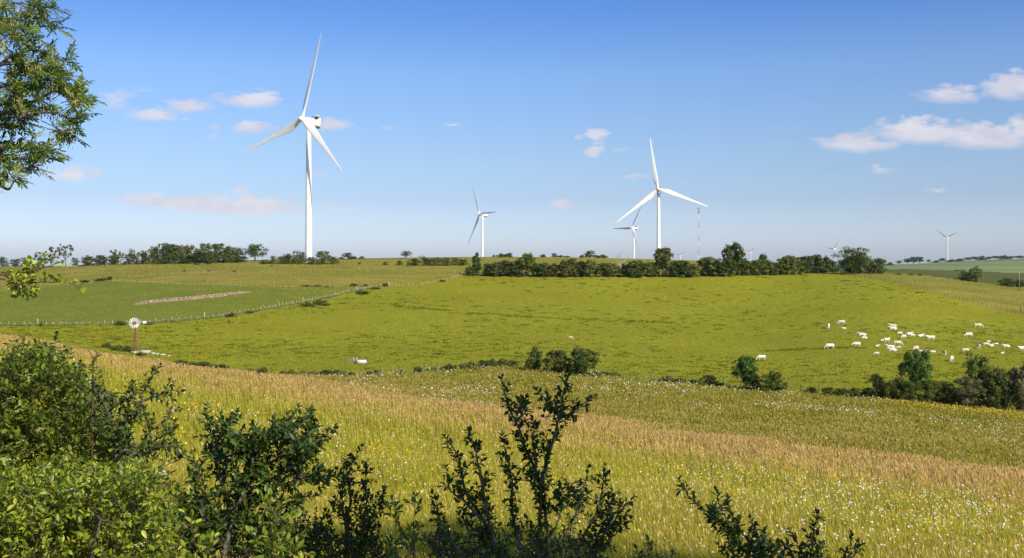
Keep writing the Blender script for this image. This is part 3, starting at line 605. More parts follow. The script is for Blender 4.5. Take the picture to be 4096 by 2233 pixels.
def plant(px, py, w, h, kind='shrub', mat='dark', label=None, group=None, dmin=170, n=1800, ls=.09, d=None, name=None, cat=None, depth=None):
    """w, h in photograph pixels at the plant's distance"""
    global _cnt; _cnt += 1
    p = at(px, py, dmin) if d is None else on(px, d); s = p.y / F; W, Hh = w * s, h * s
    tree = kind in ('tree', 'thin', 'cone'); nm = name or ('tree' if tree else 'shrub')
    root = empty(nm, (p.x, p.y, p.z - .05 * Hh * (not tree))); tag(root, label, cat or ('tree' if tree else 'shrub'), group)
    var = _cnt % 3; mx = {'shrub': 1.24, 'low': 1.2, 'egg': 1.16}.get(kind, 1.14)
    cr = obj('crown', lib(kind, mat, var, n, ls), root); dp = depth or max(W, min(W * 1.2, Hh)); rz = (_cnt * 2.4) % 6.28
    if abs(W - dp) / W < .3: cr.scale = (W / 2 * mx, W / 2 * mx, Hh * 1.03); cr.rotation_euler = (0, 0, rz)
    else: cr.scale = (W / 2 * mx, dp / 2, Hh * 1.03); cr.rotation_euler = (0, 0, 0 if _cnt % 2 else math.pi)
    tr = obj('trunk', _tl[kind][_cnt % 2], root); tr.scale = (W / 2, W / 2, Hh); tr.rotation_euler = (0, 0, rz)
    return root
ORD = 'first second third fourth fifth sixth seventh eighth ninth tenth eleventh twelfth thirteenth fourteenth fifteenth sixteenth seventeenth eighteenth nineteenth twentieth'.split()
ORD += ['twenty-' + o for o in ORD[:9]] + ['thirtieth']
MATW = dict(dark='dark green', mid='green', olive='olive green', yellow='yellowish green', pale='pale greyish', fresh='bright green', bloom='brownish blossoming', far='blue-green')
KINDW = dict(egg='rounded shrub', shrub='shrub', tree='round tree', cone='conical tree', low='low bush', thin='thin-leaved tree')
def row(items, where, group, hk=1, **kw):
    """items: (px, py, w, h, kind, mat); labels count look-alikes from the left"""
    items = sorted(items); cn = {}
    tot = {}
    for it in items: tot[it[4:6]] = tot.get(it[4:6], 0) + 1
    for it in items:
        k = it[4:6]; cn[k] = cn.get(k, 0) + 1; base = MATW[k[1]] + ' ' + KINDW[k[0]]
        lb = ('the only %s %s' % (base, where)) if tot[k] == 1 else '%s %s from the left %s' % (ORD[cn[k] - 1], base, where)
        plant(it[0], it[1], it[2] * (1 + (hk - 1) * .3), it[3] * hk, k[0], k[1], lb, group, **kw)
S_, T_, C_, L_o, TH, E_ = 'shrub', 'tree', 'cone', 'low', 'thin', 'egg'
# the long hedgerow above the pasture
row([(1906, 1103, 62, 90, C_, 'mid'), (1880, 1104, 41, 40, E_, 'dark'), (1958, 1104, 67, 48, S_, 'dark'), (1998, 1105, 75, 54, E_, 'olive'), (2045, 1106, 78, 58, S_, 'dark'), (2078, 1106, 61, 72, E_, 'olive'), (2116, 1106, 74, 88, T_, 'mid'),
     (2172, 1107, 80, 54, S_, 'dark'), (2215, 1107, 70, 52, E_, 'olive'), (2275, 1108, 87, 72, S_, 'olive'), (2326, 1107, 80, 62, E_, 'dark'), (2365, 1107, 80, 66, S_, 'olive'), (2408, 1107, 73, 55, E_, 'dark'), (2446, 1106, 68, 52, S_, 'olive'),
     (2505, 1108, 73, 54, E_, 'dark'), (2548, 1108, 92, 64, S_, 'dark'), (2596, 1108, 73, 60, E_, 'olive'), (2650, 1107, 84, 112, T_, 'olive'), (2618, 1108, 56, 58, S_, 'mid'), (2680, 1108, 61, 60, E_, 'olive'), (2722, 1107, 102, 62, S_, 'dark'), (2767, 1107, 73, 58, E_, 'olive'),
     (2826, 1105, 97, 74, S_, 'olive'), (2868, 1105, 73, 72, E_, 'dark'), (2908, 1104, 80, 70, S_, 'mid'), (2948, 1100, 94, 122, T_, 'mid'), (2980, 1102, 73, 60, E_, 'dark'), (3020, 1101, 78, 62, S_, 'olive'), (3057, 1100, 51, 84, E_, 'fresh'), (3080, 1100, 75, 58, S_, 'olive'),
     (3122, 1098, 85, 66, E_, 'mid'), (3164, 1097, 92, 72, S_, 'olive'), (3215, 1094, 87, 70, E_, 'mid'), (3262, 1092, 80, 72, S_, 'dark'), (3300, 1091, 70, 66, E_, 'mid'), (3328, 1090, 51, 44, S_, 'dark')],
    'in the long hedgerow above the pasture', 'shrubs and trees of the long hedgerow', dmin=300, n=3800, ls=.082)
plant(3420, 1085, 150, 105, 'tree', 'mid', 'big round-topped tree at the right end of the hedgerow', 'trees at the right end of the hedgerow', d=455, n=4200, ls=.05)
row([(3372, 1082, 34, 45, S_, 'dark'), (3396, 1092, 46, 60, S_, 'mid'), (3436, 1093, 62, 72, S_, 'olive'), (3480, 1095, 60, 66, S_, 'olive'), (3522, 1095, 62, 62, S_, 'fresh')], 'below the big tree at the hedgerow end', 'shrubs under the big tree at the hedgerow end', dmin=420, n=2600, ls=.07)
# left skyline
row([(12, 1070, 40, 42, S_, 'dark'), (-20, 1072, 60, 50, TH, 'pale'), (60, 1068, 60, 34, S_, 'dark'), (106, 1067, 52, 38, S_, 'olive'), (158, 1063, 66, 62, TH, 'olive'), (212, 1063, 62, 75, TH, 'olive'), (262, 1063, 66, 88, TH, 'pale'), (298, 1064, 32, 34, S_, 'dark')],
    'at the far left of the skyline', 'trees at the far left of the skyline', dmin=480, n=1500, ls=.07)
row([(350, 1063, 64, 42, E_, 'dark'), (404, 1062, 62, 42, S_, 'dark'), (450, 1060, 60, 40, E_, 'mid'), (472, 1056, 64, 58, TH, 'pale'), (520, 1058, 62, 46, S_, 'olive'), (528, 1050, 26, 62, TH, 'pale'), (573, 1057, 58, 56, E_, 'dark'), (612, 1056, 54, 72, S_, 'olive'), (648, 1054, 82, 86, E_, 'dark'),
     (698, 1053, 66, 76, S_, 'mid'), (722, 1048, 50, 72, E_, 'pale'), (765, 1052, 74, 74, S_, 'olive'), (820, 1051, 78, 78, E_, 'mid'), (873, 1050, 66, 76, S_, 'dark'), (800, 1053, 60, 50, E_, 'dark'), (850, 1052, 60, 46, S_, 'olive'), (920, 1050, 64, 68, E_, 'olive'), (955, 1048, 52, 60, S_, 'mid'),
     (905, 1052, 60, 34, E_, 'mid'), (960, 1050, 60, 26, S_, 'olive'), (660, 1056, 80, 34, E_, 'mid'), (740, 1055, 80, 36, S_, 'mid')],
    'in the wood on the left skyline', 'trees of the wood on the left skyline', dmin=480, n=2200, ls=.075)
plant(1020, 1045, 100, 66, 'tree', 'mid', 'broad dome-shaped tree standing at the right end of the left wood', 'single trees on the skyline', dmin=480, n=3400, ls=.055)
row([(1065, 1056, 54, 18, L_o, 'mid'), (1093, 1052, 30, 30, S_, 'pale'), (1132, 1056, 56, 32, S_, 'mid'), (1165, 1057, 56, 38, S_, 'olive'), (1202, 1057, 48, 38, S_, 'olive'), (1187, 1046, 36, 44, TH, 'pale'), (1211, 1046, 26, 40, S_, 'dark'), (1150, 1047, 40, 32, S_, 'dark'),
     (1247, 1058, 48, 30, S_, 'dark'), (1290, 1058, 50, 28, S_, 'dark'), (1336, 1057, 44, 30, S_, 'mid'), (1290, 1044, 64, 38, T_, 'olive'), (1318, 1044, 34, 24, S_, 'pale'), (1392, 1038, 54, 26, T_, 'pale'), (1412, 1037, 38, 12, L_o, 'dark'), (1366, 1037, 26, 9, L_o, 'dark'), (1447, 1037, 26, 14, L_o, 'olive'),
     (1438, 1059, 16, 11, S_, 'olive'), (1541, 1061, 22, 13, S_, 'mid'), (1598, 1061, 30, 20, S_, 'dark'), (1655, 1063, 56, 29, S_, 'dark'), (1706, 1063, 54, 32, S_, 'olive'), (1745, 1063, 54, 34, S_, 'mid'), (1785, 1063, 50, 32, S_, 'olive'), (1818, 1062, 34, 32, S_, 'mid'), (1852, 1062, 48, 25, S_, 'dark'), (1690, 1050, 30, 26, TH, 'pale')],
    'between the big turbine and the hedgerow', 'shrubs on the hilltop field', dmin=430, n=1500, ls=.08)
plant(1624, 1034, 46, 29, 'tree', 'dark', 'lone small tree on the skyline right of the big turbine', 'single trees on the skyline', dmin=480, n=1400, ls=.08)
row([(1976, 1030, 16, 11, S_, 'pale'), (2004, 1030, 34, 17, L_o, 'dark'), (2034, 1030, 34, 19, L_o, 'dark'), (2172, 1029, 24, 12, L_o, 'dark'), (2216, 1029, 26, 16, S_, 'dark'), (2240, 1029, 30, 8, L_o, 'dark'), (2268, 1029, 30, 6, L_o, 'olive'), (2330, 1031, 28, 11, L_o, 'mid'), (2358, 1031, 46, 29, S_, 'dark'), (2386, 1032, 24, 12, L_o, 'mid'), (2412, 1033, 36, 15, L_o, 'dark')],
    'on the middle skyline above the hedgerow', 'bushes on the middle skyline', dmin=560, n=900, ls=.11)
row([(2020, 1058, 60, 18, L_o, 'olive'), (1985, 1060, 30, 12, L_o, 'dark')], 'on the slope behind the hedgerow start', 'bushes behind the hedgerow', dmin=430, n=700, ls=.12)
# right hand far bushes and woods
plant(3862, 1121, 66, 38, 'shrub', 'dark', 'dark sloping shrub left of the upright one on the right field edge', 'shrubs on the right field edge', d=452, n=2200, ls=.08)
plant(3902, 1124, 60, 64, 'shrub', 'olive', 'tall upright shrub standing on the right field edge', 'shrubs on the right field edge', d=452, n=2600, ls=.07)
plant(4028, 1143, 66, 32, 'shrub', 'mid', 'low dark shrub left of the utility pole', 'shrubs on the right field edge', d=434, n=1600, ls=.09)
plant(4078, 1146, 60, 30, 'shrub', 'dark', 'low dark shrub behind the utility pole', 'shrubs on the right field edge', d=434, n=1600, ls=.09)
row([(3561, 1062, 26, 13, L_o, 'far'), (3598, 1058, 26, 15, T_, 'far'), (3632, 1054, 40, 22, T_, 'far'), (3655, 1052, 44, 27, T_, 'far'), (3678, 1051, 40, 26, T_, 'far'), (3714, 1044, 16, 14, T_, 'far'), (3745, 1042, 32, 9, L_o, 'far'), (3768, 1041, 30, 16, T_, 'far'), (3806, 1040, 40, 9, L_o, 'far')] +
    [(3838 + 30 * k, 1037 - k * .3, 38, 11 + (k * 37 % 7), T_ if k % 3 else L_o, 'far') for k in range(10)], 'on the crest of the far right hill', 'far trees on the right hill', dmin=1500, n=700, ls=.13)
row([(3850, 1085, 26, 5, L_o, 'far'), (3826, 1084, 18, 5, L_o, 'far')], 'between the two far green fields', 'bushes between the far fields', dmin=1500, n=400, ls=.16)
row([(3475, 1095, 20, 10, L_o, 'olive'), (3592, 1099, 30, 6, L_o, 'olive'), (3643, 1101, 22, 7, L_o, 'dark'), (3680, 1103, 18, 7, L_o, 'olive'), (3746, 1108, 22, 7, L_o, 'dark')], 'along the tan field edge at the right', 'low bushes on the tan field edge', dmin=430, n=400, ls=.14)
row([(3370, 1099, 24, 14, L_o, 'dark'), (3385, 1099, 12, 11, L_o, 'olive')], 'at the top of the right fence', 'bushes at the top of the right fence', dmin=400, n=400, ls=.14)
# fence line bushes
row([(165, 1307, 14, 19, C_, 'dark'), (480, 1302, 44, 19, L_o, 'dark'), (596, 1300, 30, 10, L_o, 'olive'), (925, 1268, 36, 17, L_o, 'dark'), (1000, 1254, 40, 12, L_o, 'olive'), (1235, 1226, 60, 17, L_o, 'olive'), (1280, 1219, 60, 19, L_o, 'dark'), (1300, 1222, 50, 9, L_o, 'mid'), (1450, 1176, 60, 13, L_o, 'dark'), (1500, 1158, 36, 10, L_o, 'olive')],
    'along the fence below the crop', 'bushes along the crop fence', dmin=250, n=900, ls=.10)
row([(1228, 1150, 44, 11, L_o, 'dark'), (1268, 1150, 44, 10, L_o, 'dark'), (1310, 1151, 46, 8, L_o, 'olive'), (1412, 1148, 40, 15, L_o, 'dark'), (1460, 1150, 36, 12, L_o, 'dark'), (1542, 1146, 30, 15, L_o, 'dark'), (405, 1124, 60, 12, L_o, 'olive'), (440, 1119, 26, 14, L_o, 'dark'), (340, 1130, 60, 10, L_o, 'mid'), (1765, 1127, 30, 8, L_o, 'dark')],
    'at the upper edge of the crop', 'bushes along the upper crop edge', dmin=300, n=700, ls=.11)
row([(738, 1087, 12, 8, L_o, 'dark'), (838, 1088, 14, 7, L_o, 'olive'), (935, 1088, 20, 6, L_o, 'dark'), (790, 1059, 30, 9, L_o, 'olive'), (835, 1058, 22, 8, L_o, 'dark'), (410, 1061, 20, 12, L_o, 'fresh'), (330, 1066, 26, 8, L_o, 'olive'), (1087, 1066, 10, 6, L_o, 'dark')], 'on the tan slope below the left wood', 'tiny bushes on the tan slope', dmin=300, n=300, ls=.16)
# bottom edge of the pasture
row([(425, 1392, 34, 16, L_o, 'olive'), (470, 1403, 44, 16, L_o, 'olive'), (508, 1408, 40, 18, L_o, 'dark'), (560, 1424, 36, 10, L_o, 'dark'), (720, 1460, 46, 14, L_o, 'dark'), (765, 1462, 40, 11, L_o, 'olive'), (810, 1468, 52, 15, L_o, 'dark'), (852, 1475, 36, 13, L_o, 'olive'), (895, 1480, 52, 16, L_o, 'dark'), (1010, 1497, 50, 16, L_o, 'olive'), (1048, 1499, 44, 21, L_o, 'mid'),
     (1131, 1502, 24, 13, L_o, 'dark'), (1167, 1503, 34, 18, L_o, 'olive'), (1208, 1504, 28, 15, L_o, 'mid'), (1262, 1505, 50, 14, L_o, 'olive'), (1310, 1506, 60, 19, L_o, 'dark'), (1358, 1506, 60, 19, L_o, 'olive'), (1400, 1507, 36, 13, L_o, 'dark'), (1480, 1502, 28, 12, L_o, 'dark'), (1508, 1501, 28, 15, L_o, 'mid'), (1604, 1497, 20, 12, L_o, 'dark'), (1670, 1491, 32, 18, L_o, 'dark'),
     (1710, 1488, 14, 10, L_o, 'dark'), (1735, 1487, 22, 14, L_o, 'olive'), (1763, 1487, 16, 14, L_o, 'mid'), (1798, 1485, 46, 20, L_o, 'dark'), (1856, 1478, 40, 18, L_o, 'olive'), (1890, 1476, 52, 21, L_o, 'olive'), (1935, 1472, 56, 22, L_o, 'dark'), (1975, 1469, 48, 23, L_o, 'dark'), (2015, 1466, 48, 23, L_o, 'olive'), (2052, 1465, 44, 17, L_o, 'dark')],
    'along the pasture bottom edge at left', 'low bushes along the bottom of the pasture', dmin=150, n=1000, ls=.10, hk=1.45)
row([(2138, 1484, 74, 98, E_, 'mid'), (2228, 1494, 108, 96, E_, 'olive'), (2330, 1504, 130, 114, E_, 'dark'), (2420, 1505, 50, 19, L_o, 'dark'), (2456, 1508, 50, 18, L_o, 'olive'), (2672, 1529, 64, 24, L_o, 'olive'), (2712, 1532, 54, 19, L_o, 'dark'), (2777, 1534, 46, 16, L_o, 'dark'), (2838, 1543, 72, 48, E_, 'olive'), (2890, 1546, 36, 14, L_o, 'olive'),
     (2985, 1556, 108, 132, T_, 'fresh'), (3010, 1562, 90, 66, E_, 'dark'), (3096, 1567, 94, 84, E_, 'mid')],
    'in the middle of the valley edge', 'bushes in the middle of the valley edge', dmin=130, n=7500, ls=.055)
row([(3248, 1577, 50, 30, E_, 'dark'), (3308, 1581, 54, 33, S_, 'olive'), (3365, 1586, 54, 34, E_, 'dark'), (3420, 1590, 56, 42, S_, 'olive'), (3468, 1594, 60, 44, E_, 'dark'), (3520, 1598, 84, 104, S_, 'dark'), (3580, 1602, 90, 96, E_, 'olive'), (3662, 1605, 130, 200, T_, 'fresh'), (3640, 1608, 110, 84, S_, 'mid'), (3715, 1612, 110, 92, E_, 'olive'), (3775, 1616, 100, 92, S_, 'dark'),
     (3868, 1626, 140, 128, E_, 'bloom'), (3935, 1622, 130, 205, T_, 'mid'), (3830, 1622, 80, 70, S_, 'olive'), (3960, 1634, 110, 120, E_, 'olive'), (4020, 1638, 120, 165, S_, 'dark'), (4085, 1642, 120, 185, E_, 'bloom')],
    'in the thicket at the lower right', 'thicket at the lower right', dmin=110, n=8500, ls=.046)

# bare dead tree in the hedgerow
def dead_tree():
    p = at(2478, 1092, 300); s = p.y / F; H = 92 * s; rg = random.Random(4); root = empty('dead_tree', p); tag(root, 'bare pale dead tree with leafless branches rising from the hedgerow', 'dead tree')
    tr = MB(); br = MB(); tr.tube([(0, 0, -.2), (.3, 0, H * .25), (.2, .1, H * .5)], [.28, .2, .12], 7)
    def grow(P, D, L, r, k):
        Q = P + D * L; mid = P + D * L * .5 + Vector((rg.uniform(-1, 1), rg.uniform(-1, 1), rg.uniform(-.3, .6))) * L * .1; br.tube([P, mid, Q], [r, r * .8, r * .55], 5)
        if k:
            for _ in range(3): d = (D + Vector((rg.uniform(-1, 1), rg.uniform(-.8, .8), rg.uniform(-.2, .7))) * .75).normalized(); grow(P + (Q - P) * rg.uniform(.55, 1), d, L * rg.uniform(.55, .8), r * .6, k - 1)
    for a in (-1.2, -.5, .1, .7, 1.3): grow(Vector((.15, 0, H * rg.uniform(.2, .45))), Vector((math.sin(a), rg.uniform(-.3, .3), math.cos(a) * .9)).normalized(), H * .26, .1, 3)
    obj('trunk', tr.mesh('trunk', M['palewood'], True), root); obj('branches', br.mesh('branches', M['palewood']), root)
dead_tree()
#@@PART3
HAZE = 3e-5
# ------------------------------------------------------------------ cattle
def blob_mesh(name, chains, voxel=.035):
    """one continuous body: overlapping spheres along chains, fused"""
    import bmesh
    bm = bmesh.new()
    for ch in chains:
        for i in range(len(ch) - 1):
            a, b = np.array(ch[i], float), np.array(ch[i + 1], float)
            n = max(2, int(np.linalg.norm(b[:3] - a[:3]) / .05))
            for t in np.linspace(0, 1, n, endpoint=False if i < len(ch) - 2 else True):
                p = a + (b - a) * t
                ry, rz = p[3], p[4]; rx = min(ry, rz)
                bmesh.ops.create_icosphere(bm, subdivisions=2, radius=1, matrix=Matrix.LocRotScale(Vector(p[:3]), None, Vector((rx, ry, rz))))
    me = bpy.data.meshes.new('tmp'); bm.to_mesh(me); bm.free(); o = bpy.data.objects.new('tmp', me); COL.objects.link(o)
    r = o.modifiers.new('r', 'REMESH'); r.mode = 'VOXEL'; r.voxel_size = voxel; r.use_smooth_shade = True
    s = o.modifiers.new('s', 'SMOOTH'); s.factor = .5; s.iterations = 3
    dg = bpy.context.evaluated_depsgraph_get(); out = bpy.data.meshes.new_from_object(o.evaluated_get(dg)); out.name = name
    bpy.data.objects.remove(o); bpy.data.meshes.remove(me); out.materials.clear(); out.materials.append(M['hide'])
    ca = out.color_attributes.new('Col', 'FLOAT_COLOR', 'POINT'); nv = len(out.vertices); co = np.empty(nv * 3, np.float32); out.vertices.foreach_get('co', co); zc = co.reshape(-1, 3)[:, 2]
    cc = np.ones((nv, 4), np.float32); mud = np.clip((.42 - zc) / .42, 0, 1)[:, None] * .35; cc[:, :3] = 1 - mud * np.array((.5, .6, .75)); ca.data.foreach_set('color', cc.ravel())
    return out
def cow_mesh(pose):
    C = []
    def ears(h, w=.1, horn=True):
        x, z = h
        for s in (-1, 1):
            C.append([(x, s * w, z, .05, .06), (x - .03, s * (w + .2), z + .02, .035, .055)])
            if horn: C.append([(x, s * .07, z + .1, .03, .03), (x + .05, s * .17, z + .2, .022, .022)])
    if pose in ('graze', 'stand', 'walk'):
        C.append([(-1.0, 0, 1.13, .2, .2), (-.85, 0, 1.13, .3, .30), (-.5, 0, 1.08, .33, .35), (-.05, 0, 1.0, .37, .42), (.35, 0, 1.03, .33, .41), (.65, 0, 1.1, .27, .36), (.85, 0, 1.1, .2, .3)])
        if pose == 'graze':
            C.append([(.8, 0, 1.12, .2, .3), (1.05, 0, .92, .15, .23), (1.3, .03, .6, .12, .17), (1.42, .05, .42, .12, .14)]); C.append([(1.42, .05, .42, .125, .13), (1.5, .05, .25, .1, .11), (1.55, .05, .1, .08, .07)]); ears((1.36, .48))
        elif pose == 'walk':
            C.append([(.8, 0, 1.14, .2, .3), (1.1, .05, 1.08, .15, .22), (1.4, .12, .98, .12, .16)]); C.append([(1.4, .12, 1.0, .125, .13), (1.6, .15, .86, .1, .11), (1.78, .17, .74, .08, .08)]); ears((1.4, 1.04))
        else:
            C.append([(.8, 0, 1.16, .2, .3), (1.05, .05, 1.28, .15, .22), (1.28, .14, 1.42, .12, .15)]); C.append([(1.3, .15, 1.44, .125, .13), (1.5, .24, 1.34, .1, .11), (1.64, .3, 1.24, .08, .08)]); ears((1.26, 1.5))
        st = .16 if pose == 'walk' else .05
        for s, o in ((-1, st), (1, -st)):
            C.append([(.6, s * .19, .85, .13, .2), (.6 + o * .7, s * .2, .5, .085, .09), (.6 + o, s * .19, .26, .05, .06), (.6 + o * 1.1, s * .19, .03, .065, .055)])
            C.append([(-.8, s * .2, .95, .17, .26), (-.68 - o * .5, s * .22, .7, .12, .16), (-.9 - o, s * .21, .42, .065, .08), (-.84 - o * 1.3, s * .2, .2, .048, .055), (-.82 - o * 1.3, s * .2, .03, .065, .055)])
        C.append([(-.5, 0, .66, .13, .12), (-.35, 0, .68, .1, .1)])
        C.append([(-1.12, 0, 1.28, .04, .05), (-1.22, 0, 1.05, .03, .04), (-1.2, 0, .5, .03, .04), (-1.2, 0, .38, .05, .09)])
    else:
        C.append([(-.95, .05, .38, .22, .22), (-.75, .03, .42, .38, .34), (-.35, 0, .44, .44, .40), (.1, 0, .46, .43, .42), (.5, 0, .5, .34, .4), (.72, 0, .52, .24, .32)])
        C.append([(-.6, .36, .22, .2, .2), (-.2, .5, .12, .1, .1), (-.5, .56, .07, .06, .06)]); C.append([(-.65, -.34, .2, .18, .18), (-.3, -.46, .1, .09, .09)])
        for s in (-1, 1): C.append([(.55, s * .22, .25, .13, .15), (.95, s * .2, .1, .08, .08), (.65, s * .24, .06, .06, .06)])
        if pose == 'lie':
            C.append([(.7, 0, .6, .2, .28), (.95, .02, .82, .15, .2), (1.15, .04, .96, .12, .14)]); C.append([(1.15, .04, .97, .125, .13), (1.36, .05, .87, .1, .11), (1.52, .05, .77, .08, .08)]); ears((1.12, 1.03))
        else:
            C.append([(.7, 0, .5, .2, .26), (.95, .12, .46, .15, .18), (1.1, .3, .34, .12, .13)]); C.append([(1.1, .3, .34, .12, .12), (1.05, .5, .24, .1, .1), (.98, .64, .16, .08, .08)]); ears((1.12, .42), horn=False)
        C.append([(-1.12, .05, .45, .04, .04), (-1.2, .2, .2, .035, .035), (-1.0, .45, .06, .04, .04)])
    return blob_mesh('cow_' + pose, C)
COWS = {k: cow_mesh(k) for k in ('graze', 'walk', 'stand', 'lie', 'curl')}
COWTINT = {}
for _k, _m in COWS.items():
    _c = _m.copy(); COWTINT[_k] = _c; _a = _c.color_attributes['Col']; _n = len(_c.vertices); _b = np.empty(_n * 4, np.float32); _a.data.foreach_get('color', _b); _b = _b.reshape(-1, 4); _b[:, :3] *= (.93, .84, .70); _a.data.foreach_set('color', _b.ravel())
def cow(px, py, lpx, pose, head, label, calf=False, dmin=180):
    """head: compass of the head, 0 = picture right, 90 = away from the viewer, 180 = left"""
    p = at(px, py, dmin); nat = {'graze': 2.75, 'walk': 2.95, 'stand': 2.8, 'lie': 2.6, 'curl': 2.2}[pose]
    s = lpx * p.y / F / nat; s = min(max(s, .5), .82) if calf else min(max(s, .86), 1.12)
    o = obj('calf' if calf else 'cow', COWS[pose], None, (p.x, p.y, p.z - .02)); o.rotation_euler = (0, 0, R(head)); o.scale = (s, s, s)
    if len(COWTINT) and int(px) % 3 == 0: o.data = COWTINT[pose]
    tag(o, label, 'calf' if calf else 'cow', 'white calves in the pasture' if calf else 'white cattle in the pasture')
Z5 = lambda x, y: (3200 + x / 5.152, 1230 + y / 5.152)
Z6 = lambda x, y: (3596 + x / 5.152, 1230 + y / 5.152)
for f, x, y, l, pose, hd, lb, cf in [
 (Z5, 590, 432, 200, 'graze', 250, 'white cow seen end-on, leftmost of the two cows at the top of the herd', 0),
 (Z5, 855, 352, 165, 'graze', 165, 'white cow with a shaded flank grazing highest on the left of the herd', 0),
 (Z5, 910, 447, 105, 'lie', 180, 'white calf lying just below the highest left cow', 1),
 (Z5, 1285, 587, 190, 'lie', 178, 'cream cow lying with its head left, above a small lying calf', 0),
 (Z5, 1328, 642, 120, 'curl', 180, 'small calf lying just below a cream cow lying on the left', 1),
 (Z5, 615, 862, 225, 'graze', 188, 'large white cow grazing to the left, apart at the left of the herd', 0),
 (Z5, 1172, 812, 205, 'walk', 192, 'white cow walking left with lowered head left of the herd centre', 0),
 (Z5, 1592, 808, 112, 'lie', 10, 'single calf lying with head to the right, above the grazing calf', 1),
 (Z5, 1582, 982, 130, 'graze', 190, 'white calf standing and grazing left, lowest of the herd centre', 1),
 (Z5, 1910, 402, 182, 'lie', 170, 'upper of two cows lying one above the other at the herd top', 0),
 (Z5, 1918, 457, 180, 'lie', 176, 'lower of two cows lying one above the other at the herd top', 0),
 (Z5, 2058, 543, 112, 'curl', 180, 'small calf lying just left of a cow lying with raised head', 1),
 (Z5, 2255, 572, 175, 'lie', 12, 'white cow lying with raised head right, above the upper middle cow', 0),
 (Z5, 2320, 588, 105, 'curl', 355, 'small calf lying against the right side of a resting cow', 1),
 (Z5, 2490, 607, 140, 'lie', 15, 'white cow lying with head right, left of the cow standing in profile', 0),
 (Z5, 2140, 655, 170, 'graze', 215, 'shaded cream cow standing in the upper middle of the herd', 0),
 (Z5, 1790, 727, 185, 'stand', 25, 'white cow with dark shaded flank standing, head raised to the right', 0),
 (Z5, 1705, 690, 90, 'curl', 190, 'calf lying close behind the cow with the dark shaded flank', 1),
 (Z5, 2010, 788, 175, 'graze', 340, 'white cow in the herd centre grazing to the right', 0),
 (Z5, 2030, 862, 100, 'stand', 0, 'small white calf standing below the central grazing cow', 1),
 (Z5, 1868, 840, 200, 'lie', 172, 'upper of two overlapping cows lying in the herd centre', 0),
 (Z5, 1905, 903, 205, 'lie', 176, 'lower of two overlapping cows lying in the herd centre', 0),
 (Z6, 650, 690, 220, 'stand', 183, 'white cow standing in full profile with its head to the left', 0),
 (Z6, 1632, 430, 195, 'graze', 350, 'white cow grazing to the right, topmost on the right side', 0),
 (Z6, 1440, 617, 190, 'graze', 188, 'white cow grazing to the left, second from top on the right', 0),
 (Z6, 1845, 717, 95, 'curl', 5, 'calf lying at the top of the resting group on the right', 1),
 (Z6, 1800, 773, 130, 'curl', 176, 'left calf of the resting group on the right', 1),
 (Z6, 1908, 812, 150, 'lie', 30, 'largest cow lying in the middle of the resting group at right', 0),
 (Z6, 2008, 762, 85, 'lie', 20, 'right calf of the resting group on the right, head raised', 1),
 (Z6, 1637, 852, 150, 'graze', 80, 'white cow seen from behind left of the resting group', 0),
 (Z6, 1370, 902, 160, 'lie', 350, 'white cow lying alone between two cows seen end-on', 0),
 (Z6, 2210, 822, 150, 'lie', 184, 'white cow lying alone near the right edge, head left', 0),
 (Z6, 2530, 907, 210, 'stand', 200, 'white cow cut by the right edge of the picture', 0),
 (Z6, 2130, 957, 100, 'lie', 20, 'calf lying alone, lowest at the right edge', 1),
 (Z6, 935, 990, 210, 'graze', 262, 'white cow grazing toward the viewer with a broad dark shadow', 0),
 (Z6, 1085, 1112, 210, 'graze', 235, 'lowest white cow, grazing toward the lower left', 0),
 (Z6, 350, 905, 215, 'graze', 218, 'large white cow grazing just above the tall bright green tree', 0),
 (Z6, 475, 937, 120, 'lie', 340, 'white cow lying directly above the tall bright green tree', 0),
 (Z6, 700, 926, 105, 'curl', 178, 'calf lying right of the tall green tree top', 1)]:
    a, b = f(x, y); cow(a, b, l / 5.152, pose, hd, lb, cf)
cow(3046, 1442, 42, 'graze', 186, 'single white cow grazing above the tall bush in the valley edge')
cow(2283, 1357, 20, 'graze', 345, 'lone white calf far from the herd in the middle pasture', True)

